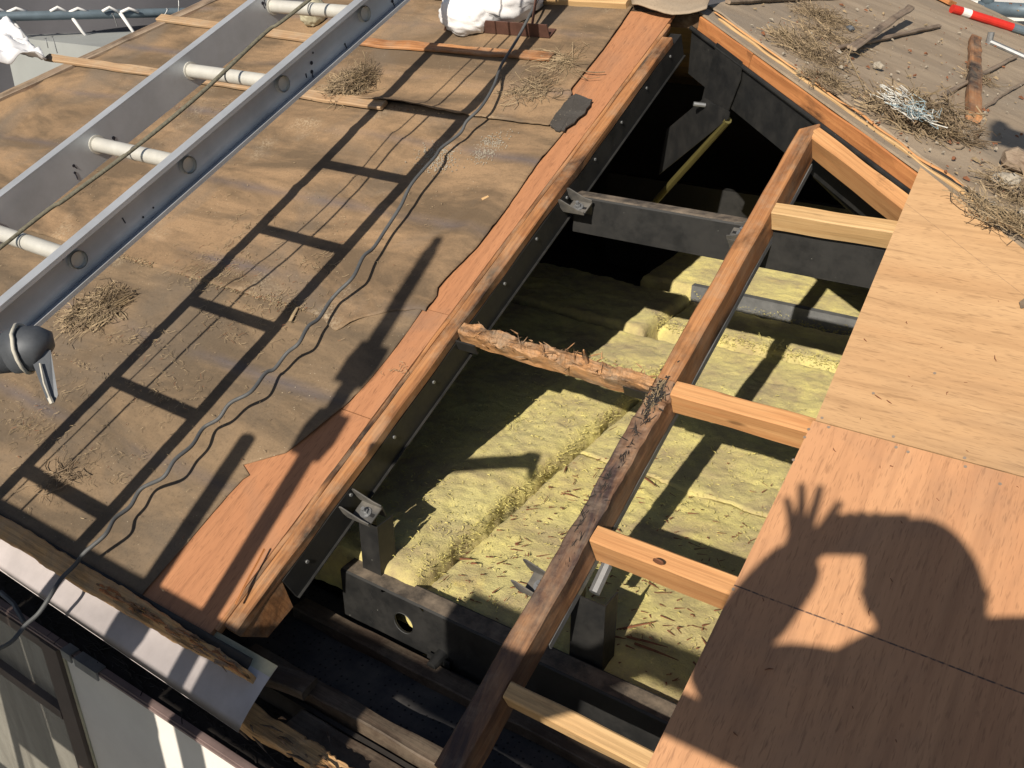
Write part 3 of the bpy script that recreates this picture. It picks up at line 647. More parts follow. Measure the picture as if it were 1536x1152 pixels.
# ---------------------------------------------------------------- insulation
def batt(x0, x1, y0, y1, z0, z1, seed, label, edge=(1, 1, 1, 1), amp=.014, rag=.012, res=.009):
    nx, ny = max(8, int((x1-x0)/res)), max(8, int((y1-y0)/res)); b = B(); vs = []
    rim = .022
    for j in range(ny+1):
        for i in range(nx+1):
            s_, t_ = i/nx, j/ny; x = x0+(x1-x0)*s_; y = y0+(y1-y0)*t_
            d = min((x-x0) if edge[0] else 9, (x1-x) if edge[1] else 9, (y-y0) if edge[2] else 9, (y1-y) if edge[3] else 9)
            pr_ = 1 - max(0, 1-d/rim)**2*.10
            h = z0+(z1-z0)*pr_ + amp*.8*nz(x*2.4, y*2.4, seed) + amp*.45*nz(x*8, y*9, seed) + amp*.28*nz(x*22, y*22, seed+2) + amp*.26*nz(x*55, y*55, seed+4)
            cr = abs(nz(x*5+seed, y*5, 2)); h -= .004*max(0, 1-cr/.03)
            xx = x + rag*nz(y*9, seed, s_*2)*(1 if (i in (0, nx) ) else .0); yy = y + rag*nz(x*9, seed+5)*(1 if j in (0, ny) else 0)
            vs.append((xx, yy, h))
    w_ = nx+1; fs = [(j*w_+i, j*w_+i+1, (j+1)*w_+i+1, (j+1)*w_+i) for j in range(ny) for i in range(nx)]
    rimi = [i for i in range(w_)] + [j*w_+nx for j in range(1, ny+1)] + [ny*w_+i for i in range(nx-1, -1, -1)] + [j*w_ for j in range(ny-1, 0, -1)]
    LV = 7; prev = rimi
    cxm, cym = (x0+x1)/2, (y0+y1)/2
    for l in range(1, LV+1):
        cur = []
        for k in rimi:
            x, y, z = vs[k]; zz = z + (z0-z)*l/LV
            ox = nz(x*9, y*9, zz*60+seed)*.007 + nz(x*45, y*45, zz*190)*.005 + .006*math.sin(l/LV*3.14)
            sx = 1 if abs(x-x1) < .04 else (-1 if abs(x-x0) < .04 else 0); sy = 1 if abs(y-y1) < .04 else (-1 if abs(y-y0) < .04 else 0)
            cur.append(len(vs)); vs.append((x+sx*ox, y+sy*ox, zz))
        for a_ in range(len(rimi)):
            c_ = (a_+1) % len(rimi); fs.append((prev[a_], cur[a_], cur[c_], prev[c_]))
        prev = cur
    b.add(vs, fs); return tag(link('insulation_batt', b, M['insul'], None, None, True), label, 'insulation', 'yellow glass wool batts on the attic floor')
batt(-2.3, -1.07, .545, 2.05, -.10, .042, 3.3, 'thick yellow batt on the left whose fluffy long side steps up above its neighbour', amp=.016)
batt(-1.068, .9, .552, 1.2745, -.15, -.004, 7.1, 'dirty yellow batt behind the holed steel beam, strewn with bark splinters', (1, 1, 1, 0), amp=.014)
batt(-1.066, .9, 1.275, 2.19, -.15, .004, 7.1, 'broad yellow batt beneath the purlin with the oval knot', (1, 1, 0, 1), amp=.014)
batt(-1.25, .9, 2.195, 2.485, -.15, .022, 17.2, 'narrow yellow batt in front of the grey ceiling strip')
batt(-2.3, -1.26, 2.07, 2.48, -.15, .05, 21.9, 'yellow batt mostly in deep shade below the upper steel beam')
batt(-1.50, .9, 2.535, 2.95, -.15, .058, 27.4, 'farthest clean yellow batt, catching sun beyond the ceiling strip', amp=.010)
b = B()
M['fibre'] = plain('loose_glass_fibre', (.70, .62, .22), .95, 0, .35, 60)
fb = B()
for k in range(5200):
    q = k % 4
    if q == 0: x, y, z = -1.072+random.gauss(0, .006), random.uniform(.56, 2.0), random.uniform(.0, .048)
    elif q == 1: x, y, z = random.uniform(-1.42, -1.08), random.uniform(.56, 1.8), .046+random.gauss(0, .006)
    elif q == 2: x, y, z = random.uniform(-1.05, -.3), random.uniform(.56, 1.9), .004+random.gauss(0, .006)
    else: x, y, z = random.uniform(-1.3, -.5), random.choice([2.19, 2.465, 2.20])+random.gauss(0, .007), .025+random.gauss(0, .015)
    p = Vector((x, y, z)); a = random.random()*6.28; l = random.uniform(.004, .016)
    p2 = p+Vector((math.cos(a)*l*.5, math.sin(a)*l*.5, random.gauss(.001, .002))); p3 = p2+Vector((math.cos(a+.9)*l*.5, math.sin(a+.9)*l*.5, random.gauss(0, .002)))
    fb.tube([p, p2, p3], random.uniform(.0004, .0011), 3, 0, False)
link('loose_fibres', fb, M['fibre'], None, None, kind='stuff', label='fine loose glass fibres fraying from the insulation')
for k in range(520):
    x, y = random.uniform(-1.05, -.30), random.gauss(.85, .26)
    if y < .57 or y > 1.9: continue
    z = .012
    a = random.gauss(.5, .7); l = random.choice([.006, .01, .016, .03]) * random.uniform(.6, 1.2); p = Vector((x, y, z-.008+.006*random.random()))
    b.tube([p, p+Vector((math.cos(a)*l, math.sin(a)*l, random.gauss(0, .003)))], [random.uniform(.0008, .0022), .0005], 4)
for (px_, py_, a, l) in [(925,945,.75,.085),(905,952,.1,.05),(940,955,.1,.09),(952,965,-.05,.10),(580,-1,0,0),(620,790,.1,.04),(707,845,-.2,.02),(850,700,-1.2,.05),(965,715,-.6,.07),(690,838,.1,.035),(810,872,.3,.03)]:
    if l == 0: continue
    p = Z(px_, py_, .004); b.tube([p, p+Vector((math.cos(a)*l*.5, math.sin(a)*l*.5, .006)), p+Vector((math.cos(a)*l, math.sin(a)*l, .010))], [.0028, .0024, .0008], 4)
link('bark_splinters', b, M['bark'], None, None, kind='stuff', label='reddish brown bark splinters scattered over the insulation')

# ---------------------------------------------------------------- eave at the bottom
ev = thing('eave_trim', 'blackened eave boards and perforated soffit below the steel beam', 'eave', Vector((-.6, .3, -.12)))
b = B(); b.box((-2.6, .27, -.135), (1.4, .545, -.125)); link('soffit_board', b, M['soffit'], ev)
plank('soffit_batten', Vector((-1.35, .455, -.095)), Vector((1.2, .455, -.095)), (0,0,1), .045, .03, M['soilwood'], ev, rough=.002)
plank('eave_plank', Vector((-1.30, .262, -.062)), Vector((1.2, .262, -.062)), (0,0,1), .040, .05, M['soilwood'], ev, rough=.002)
plank('eave_plank', Vector((-1.10, .190, -.085)), Vector((1.2, .190, -.085)), (0,0,1), .060, .03, M['soilwood'], ev, rough=.002)
plank('eave_plank', Vector((-1.22, .215, -.03)), Vector((-1.09, .235, -.03)), (0,0,1), .05, .02, M['soilwood'], ev, rough=.003)
b = B(); b.box((-2.6, .225, -.20), (1.4, .235, -.09)); link('fascia_lining', b, M['soil'], ev)
# off white folded metal fascia running under the rotten timber
prof = [(.172, .070), (.150, .0595), (.128, .0475), (.105, .0345), (.085, .0225), (.070, .0125), (.060, .0045), (.0585, .000)]
xs = [-3.4, -1.098]; b = B(); n = len(prof)
sh = lambda x, k: (.045*k/(n-1), .026*k/(n-1)) if x < -2 else (0, 0)
vs = [(x + (0 if x < -2 else (.008*(k/n))), y+sh(x, k)[0], z+sh(x, k)[1]) for x in xs for k, (y, z) in enumerate(prof)] + [(x, y+.001+sh(x, k)[0], z-.0025+sh(x, k)[1]) for x in xs for k, (y, z) in enumerate(prof)]
fs = [(k, k+1, n+k+1, n+k) for k in range(n-1)] + [(2*n+k+1, 2*n+k, 3*n+k, 3*n+k+1) for k in range(n-1)] + [(n+k, n+k+1, 3*n+k+1, 3*n+k) for k in range(n-1)] + [(n-1, 2*n-1+n*0+n*0, 4*n-1, 3*n-1)] + [(0, 2*n, 3*n, n)]
b.add(vs, fs, 0); b.m[0] = 1; tag(link('metal_fascia', b, [M['sheetmetal'], M['cream']], None, None, True), 'curved off white metal fascia below the rotten eave timber', 'fascia')
def eaverot(x, y, z, L):
    s = x/L; k = .25 + .9*max(0, (s-.55))*1.5
    y += (.006*nz(x*9, 3) + .009*nz(x*38, z*50, 6))*k; 
    if z > -.02: z -= .018*max(0, nz(x*18, y*60, 2)+.1)*k + .006*abs(nz(x*70, y*150))*k
    if s > .8: y *= 1-(s-.8)*3.4; z -= (s-.8)*.06
    return x, y, z
M['rot2'] = wood('weathered_split_timber', (.62, .37, .155), (.42, .235, .10), stain=(.09,.06,.04), amt=.22, dust=.3, blotch=8, bump=1.0)
ep0, ep1 = RM @ Vector((-2.9, .150, .032)), RM @ Vector((-1.12, .142, .024))
tag(plank('eave_timber', ep0, ep1, RN, .042, .026, M['rot2'], None, wear=eaverot, seg=150, rough=.002), 'long rotten split timber lying along the eave on the white fascia', 'timber')
b = B()
for k in range(70):
    s_ = random.uniform(.74, .98); p = ep0.lerp(ep1, s_) + Vector((0, random.gauss(.0, .006), random.random()*.004-.003)); l = random.uniform(.01, .06)
    b.tube([p, p+Vector((l*.5, random.gauss(0, .002), .003)), p+Vector((l, random.gauss(0, .003), -.002))], [.0022, .0025, .0005], 4, 0 if random.random() < .6 else 1)
link('rotten_splinters', b, [M['rot'], M['orange']], None, None, kind='stuff', label='orange splinters peeling off the rotten eave timber')
# torn dark felt hanging over the eave edge
b = B(); vs = []
for j in range(5):
    for i in range(80):
        x = -3.3 + 2.16*i/79; q = Vector((x, .172-.006*j+(.010*nz(x*14, j, 2) if j else 0), .006-.002*j+.003*nz(x*12, j))); vs.append(q)
b.add(vs, [(j*80+i, j*80+i+1, (j+1)*80+i+1, (j+1)*80+i) for j in range(4) for i in range(79)][::1]); o = link('felt_eave_strip', b, M['feltdark'], slope, RM, True); mo = o.modifiers.new('s', 'SOLIDIFY'); mo.thickness = .002
# splintered board below right end
sp0, sp1 = Z(345, 1052, -.05), Z(520, 1165, -.05)
tag(plank('broken_board', sp0, sp1, (0,0,1), .050, .020, M['rot2'], None, wear=lambda x, y, z, L: (x, y*(1 if x < L*.6 else 1-.5*abs(nz(x*60))) +.006*nz(x*16, z*40), z-.006*max(0, nz(x*26, y*40))), seg=60), 'broken splintered board at the bottom edge, end of the fascia', 'board')
b = B()
for k in range(26):
    p = sp0.lerp(sp1, random.uniform(.25, 1)) + Vector((random.gauss(0, .01), random.gauss(-.02, .022), random.random()*.012-.006)); l = random.uniform(.01, .06); a = random.gauss(-.1, .25)
    b.tube([p, p+Vector((math.cos(a)*l*.5, math.sin(a)*l*.5, .004)), p+Vector((math.cos(a)*l, math.sin(a)*l, 0))], [.001, .0028, .0006], 4, 0 if random.random() < .6 else 1)
link('board_splinters', b, [M['rot'], M['dark']], None, None, kind='stuff', label='jagged splinters on the broken board at the bottom')

# ledge with debris, wall rail, window and panel
WY, WZ = .088, -.135
b = B(); b.box((-3.4, WY+.004, WZ-.03), (-.25, .224, WZ-.005)); link('gutter_bed', b, M['soil'], ev)
b = B(); straws(b, (0,0,0), .001, 0)
for k in range(700):
    p = Vector((random.uniform(-2.4, -.8), random.uniform(WY+.01, .21), WZ-.003+random.random()*.008)); a = random.gauss(0, .8); l = random.uniform(.01, .05)
    b.tube([p, p+Vector((math.cos(a)*l, math.sin(a)*l*.6, random.gauss(0, .004)))], .0012, 3)
link('gutter_twigs', b, M['soil'], None, None, kind='stuff', label='dark twigs and dirt lying in the gap behind the wall rail')  # twigs coloured near black in place of shade over the gap
wl = thing('window_wall', 'white panelled wall with a brown framed window below the eave, bottom left', 'wall', Vector((-1.6, WY, -2.5)))
b = B(); b.box((-3.4, WY-.012, WZ-.012), (-.25, WY+.003, WZ+.004)); b.box((-3.4, WY-.016, WZ-.006), (-.25, WY-.0125, WZ+.0)); link('top_rail', b, M['pinkalu'], wl)
xw = [Y(q, yq, WY).x for q, yq in ((68, 950), (95, 975))]
xp0, xp1 = xw[0]+.006, xw[1]+.006
b = B(); b.box((xp0, WY-.020, -2.6), (xp1, WY, WZ-.0125)); link('frame_post', b, M['brownpost'], wl)
b = B(); b.box((xp1+.0005, WY-.006, -2.6), (-1.10, WY, WZ-.0125)); link('white_panel', b, M['panel'], wl)
b = B(); b.box((xp1+.001, WY-.010, -2.6), (xp1+.010, WY-.0065, WZ-.0125)); link('panel_bead', b, M['cream'], wl)
b = B(); b.box((-1.0995, WY-.012, -2.6), (-1.080, WY, WZ-.0125)); b.box((-1.0795, WY+.02, -2.6), (-.25, WY+.03, WZ-.0125)); link('end_post', b, M['brownpost'], wl)
wd_ = thing('window', '', 'window', Vector((-2.2, WY, -1))) if False else None
b = B(); b.box((-3.4, WY-.004, -2.6), (xp0-.0005, WY, WZ-.0125)); link('glass_pane', b, M['glass'], wl)
zb = Y(45, 1030, WY-.012).z
b = B(); b.box((-3.4, WY-.022, zb-.018), (xp0-.0006, WY-.0045, zb+.012)); link('window_bar', b, M['brownpost'], wl)
b = B(); b.box((-3.4, WY-.018, WZ-.04), (xp0-.0006, WY-.0046, WZ-.0127)); link('window_head', b, M['brownpost'], wl)
for (px_, py_, L_) in [(97, 962, .035), (118, 980, .035), (137, 998, .05)]:
    p = Y(px_, py_, WY-.014); b = B(); b.box((p.x-L_/2, WY-.021, WZ-.016), (p.x+L_/2, WY-.0165, WZ+.008)); b.box((p.x-L_/2, WY-.0165, WZ+.0045), (p.x+L_/2, WY+.004, WZ+.008)); link('rail_clip', b, M['galv'], wl)
p = Y(20, 905, WY-.03); b = B(); b.tube([p+Vector((-.05, 0, .01)), p, p+Vector((.05, -.01, -.025))], .006, 6); link('rail_hook', b, M['clamp'], wl)
# house body below
b = B(); b.box((-3.9, .13, -6), (-.3, 4.4, -.21)); b.box((-.299, .12, -6), (3, 4.4, -.21)); tag(link('house_wall', b, M['panel'], None), 'pale house wall beneath the roof, hidden under the eave', 'house')

# ---------------------------------------------------------------- ladder
la_d = Vector((.006, .31, -.012)).normalized()
L0 = Vector((-1.949, .894, .545))
lad = thing('ladder', 'grey aluminium ladder with round rungs and a rope, lying above the felted slope', 'ladder', RM @ (L0+la_d*-1.2))
def ladder_frame(): 
    x = la_d; z = Vector((0,0,1)); y = z.cross(x).normalized(); z = x.cross(y); return RM @ Matrix.Translation(L0) @ Matrix((x, y, z)).transposed().to_4x4()
LF = ladder_frame()      # local x up the ladder, y to the left (-u), z away from the roof
RW = .315
M['drip'] = plain('dark_paint_drip', (.02, .02, .03), .7)
rnd2 = random.Random(4)
def rail(y_in, sgn):
    b = B(); x0, x1 = -2.2, 2.2; t = .0025; H0, H1 = -.040, .036; fw_ = .026
    def yb(a, c): return (min(y_in+sgn*a, y_in+sgn*c), max(y_in+sgn*a, y_in+sgn*c))
    y0, y1 = yb(0, t); b.box((x0, y0, H0), (x1, y1, H1))
    y0, y1 = yb(0, fw_); b.box((x0, y0, H1+.0003), (x1, y1, H1+.003)); b.box((x0, y0, H0-.003), (x1, y1, H0-.0003))
    y0, y1 = yb(fw_-.0025, fw_); b.box((x0, y0, H1-.006), (x1, y1, H1)); b.box((x0, y0, H0), (x1, y1, H0+.006))
    o = link('rail', b, M['alu'], lad, LF); q = B()
    for k in range(26):
        x = rnd2.uniform(-1.6, 1.4); z = rnd2.uniform(-.03, .03); yy = y_in-sgn*.0004 if sgn > 0 else y_in+sgn*(t+.0004); r_ = rnd2.uniform(.0015, .005)
        q.tube([(x, yy, z), (x, yy-.0006, z)], r_, 7)
        if rnd2.random() < .6: q.tube([(x, yy-.0003, z), (x-rnd2.uniform(-.004, .004), yy-.0003, z-rnd2.uniform(.006, .018))], .0012, 4)
    link('paint_drips', q, M['drip'], o, LF, kind='stuff'); return o
rail(0, 1); rail(-RW, -1)
for k in range(-6, 7):
    x = k*.3105
    b = B(); b.tube([(x, .012, 0), (x, -RW-.012, 0)], .0165, 20, cap=False); b.tube([(x, -RW-.0035, 0), (x, -RW-.012, 0)], .0185, 20, cap=False)
    o = link('rung', b, M['rung'], lad, LF, True)
    b = B(); b.tube([(x, -.0005, 0), (x, -.004, 0)], .0215, 20); link('collar', b, M['rung'], o, LF)
    b = B(); b.tube([(x, -RW-.0025, 0), (x, -RW-.0045, 0)], .0195, 20); link('collar', b, M['rung'], o, LF)
    b = B(); b.tube([(x, -RW+.004, 0), (x, -RW+.006, 0)], .0160, 20); link('rung_hollow', b, M['rubber'], o, LF)
    b = B(); b.tube([(x, -.145, 0), (x, -.149, 0)], .0169, 20); link('seam_ring', b, M['cable'], o, LF)
rp = [P(*q, .58) for q in [(-120, 470),(0,372),(100,298),(200,224),(300,142),(400,48),(452,10),(520,-60)]]
def smooth_path(pts, n=8):
    out = []
    for i in range(len(pts)-1):
        p0 = pts[max(i-1, 0)]; p1 = pts[i]; p2 = pts[i+1]; p3 = pts[min(i+2, len(pts)-1)]
        for k in range(n):
            t = k/n; out.append(.5*((2*p1) + (p2-p0)*t + (2*p0-5*p1+4*p2-p3)*t*t + (3*p1-p0-3*p2+p3)*t**3))
    out.append(pts[-1]); return out
rp = [rp[1]+(rp[1]-rp[5])*1.4] + rp[1:-1] + [rp[6]+(rp[6]-rp[2])*1.0]
b = B(); b.tube(smooth_path(rp), .0038, 7); link('rope', b, M['rope'], lad, RM, True)
b = B(); b.tube(smooth_path([p+(p-Vector((0, 0, 1.5))).normalized()*(.075+.012*math.sin(p.y*4)) + Vector((-.006, 0, 0)) for p in rp]), .0026, 7); link('rope', b, M['rope'], lad, RM, True)

# ---------------------------------------------------------------- wavy cable
cp = [(818,-25),(806,0),(792,28),(775,60),(752,98),(741,128),(722,160),(700,182),(690,200),(662,222),(652,236),(618,275),(601,309),(578,345),(560,372),(545,385),(530,415),(508,437),(495,452),(478,478),(462,490),(448,515),(430,530),(412,553),(398,560),(376,588),(345,605),(328,628),(305,642),(288,668),(262,690),(245,716),(212,733),(195,760),(172,778),(158,802),(128,828),(112,848),(92,868)]
pts = [P(x, y, .055+.012*math.sin(i*1.3)) for i, (x, y) in enumerate(cp)]
ptw = [RM @ p for p in pts]
for (x, y, h) in [(75, 895, .06), (58, 920, .05), (38, 938, .05), (18, 962, .05), (-10, 978, .04), (-60, 1010, .03)]: ptw.append(RM @ P(x, y, h))
b = B(); b.tube(smooth_path(ptw, 6), .0047, 10); tag(link('power_cable', b, M['cable'], None, None, True), 'wavy grey cable trailing down the felted slope and over the eave', 'cable')

# ---------------------------------------------------------------- sacks and things near the ridge
def sack(name, c, rx, ry, rz, seed, M4, mat='white', neck=True, lump=.12):
    b = B(); nu, nv = 56, 36; vs = []
    for j in range(nv+1):
        th = math.pi*j/nv
        for i in range(nu):
            ph = 2*math.pi*i/nu; d = Vector((math.sin(th)*math.cos(ph), math.sin(th)*math.sin(ph), math.cos(th)))
            r_ = 1 + lump*nz(d.x*1.6+seed, d.y*1.6, d.z*1.6) + .16*abs(nz(d.x*3+seed, d.y*3, d.z*5)) + .05*nz(d.x*11, d.y*11+seed, d.z*11)
            p = Vector((c[0]+d.x*rx*r_, c[1]+d.y*ry*r_, c[2]+d.z*rz*r_)); p.z = max(p.z, .014); vs.append(p)
    fs = [(j*nu+i, (j+1)*nu+i, (j+1)*nu+(i+1) % nu, j*nu+(i+1) % nu) for j in range(nv) for i in range(nu)]
    b.add(vs, fs); return link(name, b, M[mat], None, M4, True)
pb_ = P(735, 32); tag(sack('white_sack', (pb_.x, pb_.y+.075, .085), .175, .15, .13, 1.3, RM), 'full white sack with a twisted neck resting on the rusty angle iron', 'sack', 'white sacks near the ridge')
b = B()
tag(sack('white_sack', (P(703, 50).x, P(703, 50).y+.030, .060), .10, .075, .072, 5.3, RM), 'small bulge of white sack slumped in front of the full sack', 'sack', 'white sacks near the ridge')
pq = P(660, 8); tag(sack('white_sack', (pq.x-.02, pq.y+.05, .05), .05, .05, .05, 9.3, RM, 'cream'), 'cream rounded sack end just left of the full white sack', 'sack', 'white sacks near the ridge')
pq = P(470, 42); tag(sack('white_sack', (pq.x, pq.y+.03, .05), .04, .055, .06, 13.3, RM, 'cream', lump=.05), 'cream sack end seen between the ladder rungs', 'sack', 'white sacks near the ridge')
a, c = P(675, 50), P(826, 62)
b = B(); Lq = (c-a).length; b.box((0, -.002, 0), (Lq, .002, .045)); b.box((0, .0022, 0), (Lq, .045, .004)); b.prism([(0,0),(-.02,.0),(0,.03)], -.004, .004, M=Matrix(((1,0,0,0),(0,0,1,0),(0,1,0,0),(0,0,0,1))))
a.z = .013; c.z = .013; tag(link('angle_iron', b, M['rust'], None, frame(RM @ a, RM @ c, RN)), 'rust brown angle iron lying in front of the white sacks', 'metal bar')
b = B(); q0 = RM @ P(797, 45, .03); b.tube([q0, q0+Vector((.02, .03, .22))], .0045, 6); tag(link('rusty_rod', b, M['rust'], None), 'thin rusty rod standing beside the white sack by the cable', 'rod')
# debris on the left slope
def clump(name, px_, py_, rad, n, label, hgt=.03, mats='straw', onS=False, **k):
    f = (lambda x, y: RS @ S(x, y, .016)) if onS else (lambda x, y: RM @ P(x, y, .010)); up = N2 if onS else RN
    c = f(px_, py_); b = B()
    for q_ in range(5):
        cc = c + up.orthogonal().normalized()*random.gauss(0, rad*.28) + up.cross(up.orthogonal()).normalized()*random.gauss(0, rad*.28)
        cc = cc - up*(cc-c).dot(up); straws(b, cc, rad*random.uniform(.55, 1.05), n//5, up=up, hgt=hgt*random.uniform(.5, 1.1), axis=Vector((1,0,0)), **k)
    k2 = dict(k); k2['ln'] = tuple(q*1.5 for q in k.get('ln', (.02, .07))); k2['r'] = .0013; straws(b, c, rad*1.35, max(8, n//16), up=up, hgt=hgt*.6, axis=Vector((1,0,0)), **k2)
    ms = [M[mats]] if isinstance(mats, str) else [M[q] for q in mats]
    if len(ms) > 1:
        b.m = [random.randrange(len(ms)) if False else ((i//11) * 7919 % 97) % len(ms) for i in range(len(b.f))]
    o = link(name, b, ms, None); tag(o, label, 'straw', 'clumps of dry nesting straw on the roof'); return o
clump('straw_nest', 525, 130, .066, 1700, 'round bushy straw nest beside the ladder rail, in sun', .055, ('straw','straw2'), ln=(.02,.06), r=.0009)
clump('straw_nest', 143, 466, .062, 1300, 'flat matted straw nest near the pipe end at left', .028, ('straw','straw2'), ln=(.02,.06), r=.0010, flat=.4)
clump('straw_clump', 790, 138, .06, 230, 'loose straw scattered beside the cable, above the felt seam', .02, ('straw','straw2'), asp=1.4, flat=.4)
clump('straw_clump', 848, 95, .05, 90, 'stalky straw at the end of the reddish batten', .012, 'straw', asp=1.5, ln=(.03,.10), flat=.3)
clump('straw_clump', 95, 715, .04, 60, 'few dark twigs near the eave corner at left', .01, 'straw2', flat=.3)
b = B()
def scatter(n, fu, fv, z, spread=.0006, ln=(.003, .02), mats=2):
    for k in range(n):
        p = Vector((fu(), fv(), z)); a = random.random()*6.28; l = random.uniform(*ln)*random.random()
        p2 = p+Vector((math.cos(a)*l, math.sin(a)*l, 0)); pm = (p+p2)/2 + Vector((random.gauss(0, .2)*l, random.gauss(0, .2)*l, .001))
        b.tube([p, pm, p2], spread*random.uniform(.5, 1.6), 3, random.randrange(mats))
scatter(900, lambda: random.uniform(-3.2, -1.42), lambda: random.uniform(.2, 1.5), .0105)
for (x, y, r_, n_) in [(345,395,.07,90),(300,420,.06,80),(430,460,.08,120),(180,515,.05,40),(50,640,.06,90),(250,600,.08,60),(340,490,.08,60),(150,690,.09,80),(90,590,.05,40),(600,560,.03,10),(470,400,.06,40),(370,345,.05,30),(260,165,.08,50),(350,170,.06,40),(230,520,.06,60)]:
    c = P(x, y)
    for k in range(n_):
        p = Vector((c.x+random.gauss(0, r_), c.y+random.gauss(0, r_*.5), .0105)); a = random.random()*6.28; l = random.uniform(.003, .03)
        b.tube([p, p+Vector((math.cos(a)*l*.5, math.sin(a)*l*.5, .0015)), p+Vector((math.cos(a+.6)*l, math.sin(a+.6)*l, 0))], .0006, 3, 0)
for (v_, u0_, u1_, n_) in ((.972, -2.5, -1.55, 700), (1.80, -3.2, -1.45, 260), (.60, -2.6, -1.6, 160)):
    for k in range(n_):
        u_ = random.uniform(u0_, u1_)
        if nz(u_*6, v_*9) < -.12: continue
        p = Vector((u_, v_+random.gauss(-.004, .006), .0115)); a = random.random()*6.28; l = random.uniform(.002, .009)
        b.tube([p, p+Vector((math.cos(a)*l, math.sin(a)*l, .0006))], random.uniform(.0006, .0014), 3, 0)
b.m = [(i//8) % 2 if random.random() < .2 else 0 for i in range(len(b.f))]
link('straw_litter', b, [M['straw'], M['bark']], None, RM, kind='stuff', label='fine straw and chips strewn over the left felt')
b = B(); c = P(660, 233); c2 = P(655, 250)
for k in range(500):
    q = c if k % 2 else c2; p = Vector((q.x+random.gauss(0, .03), q.y+random.gauss(0, .018), .0095)); r_ = random.uniform(.0006, .0028)
    b.tube([p, p+Vector((0, 0, r_))], [r_, r_*.4], 5)
c = P(735, 225)
for k in range(500):
    p = Vector((c.x+random.gauss(0, .022), c.y+random.gauss(0, .03), .0095)); r_ = random.uniform(.0006, .0025)
    b.tube([p, p+Vector((0, 0, r_))], [r_, r_*.4], 5)
link('mortar_crumbs', b, M['stone'], None, RM, kind='stuff', label='pale mortar crumbs on the felt left of the opening')
def chip(px_, py_, l, w2, th, ang, mat, label, name='wood_chip', cat='wood chip'):
    p = P(px_, py_, .012); b = plank_b(l, w2, th, rough=.001, seg=6); o = link(name, b, M[mat], None, RM @ Matrix.Translation(Vector((p.x, p.y, .012+th))) @ Matrix.Rotation(ang, 4, 'Z')); return tag(o, label, cat)
chip(723, 300, .020, .008, .004, .9, 'pale', 'small pale wood chip on the felt by the middle of the bare strip')
chip(446, 462, .05, .010, .004, -1.3, 'straw', 'curled straw coloured bark piece on the felt seam beside the cable')
chip(330, 945, .0, .0, .0, 0, 'pale', 'x') if False else None
tag(plank('wood_splinter', RM @ P(352, 905, .022), RM @ P(395, 822, .022), RN, .006, .006, M['orange'], None, rough=.002), 'long orange splinter lying on the lower end of the left rafter', 'wood splinter')

# ---------------------------------------------------------------- debris on the right slope
def splank(x0, y0, x1, y1, wd, th, mat, label, lift0=0, lift1=0, name='loose_batten', **k):
    a, c = S(x0, y0), S(x1, y1); a.z = .016+th+lift0; c.z = .016+th+lift1
    return tag(plank(name, RS @ a, RS @ c, N2, wd, th, M[mat], None, **k), label, 'wood piece', 'loose wood pieces on the grey slope')
splank(1088, 13, 1262, 2, .022, .012, 'grey', 'dark thin batten near the top of the grey slope')
splank(1268, 92, 1352, 38, .030, .010, 'grey', 'grey board tilted up, casting a broad shadow', .02, .05, rough=.002)
splank(1250, 83, 1405, 47, .018, .012, 'grey', 'thin dark stick passing beneath the tilted grey board')
splank(1452, 190, 1457, 68, .042, .024, 'old', 'thick reddish wood stub pointing down the grey slope', rough=.002)
splank(1410, 152, 1520, 92, .016, .010, 'grey', 'thin stick behind the thick reddish stub')
splank(1470, 170, 1545, 122, .010, .005, 'grey', 'slender curved splinter right of the thick stub', rough=.004)
splank(1385, -6, 1424, 14, .055, .02, 'orange', 'orange timber end behind the red and white pole', name='timber_end')
# red and white ranging pole
ps = [S(*q, .03) for q in [(1428,13),(1442,17),(1455,21),(1518,41),(1560,54)]]
pole = thing('survey_pole', 'red and white banded pole lying along the far roof edge', 'pole', RS @ ps[0])
for a, c, mt in ((0,1,'red'),(1,2,'whitepaint'),(2,3,'red'),(3,4,'pipe')):
    b = B(); b.tube([RS @ ps[a], RS @ ps[c]], .019-.0002*a, 14); link('band', b, M[mt], pole, None, False)
a, c = RS @ S(1484, 62, .02), RS @ S(1560, 96, .02); b = B(); b.tube([a, c], .011, 8); b.tube([a+Vector((0, 0, -.01)), a+Vector((0, .0, .035))], .013, 8); tag(link('steel_tube', b, M['galv'], None), 'silver metal tube with a bent end at the right border', 'tube')
clump('straw_clump', 1222, 22, .12, 500, 'straw strip beside the dark thin batten at the top', .03, ('straw','straw2'), True, asp=.6)
clump('straw_clump', 1240, 55, .10, 300, 'straw trail below the top batten', .03, ('straw','straw2'), True, asp=.6)
clump('straw_clump', 1215, 80, .09, 600, 'wide bed of pale straw left of the tilted board', .03, ('straw','straw2'), True, asp=1.3)
clump('straw_clump', 1195, 65, .07, 300, 'thin straw on the felt near the hip, above the pale bed', .015, ('straw',), True)
clump('straw_clump', 1235, 120, .06, 250, 'straw line close to the hip timber', .015, ('straw','straw2'), True)
clump('straw_nest', 1372, 178, .115, 1300, 'large tangled nest heap with sticks, in the middle of the grey slope', .07, ('straw','straw2'), True, r=.0011, ln=(.03,.09))
b = B(); c = RS @ S(1368, 172, .05)
straws(b, c, .055, 75, up=N2, hgt=.03, ln=(.02,.06), r=.0009, curl=1.2)
b.m = [((i//11) % 5 > 2)*1 for i in range(len(b.f))]; tag(link('string_tangle', b, [M['blue'], M['fluff']], None), 'pale blue and white string tangled on the large nest heap', 'string')
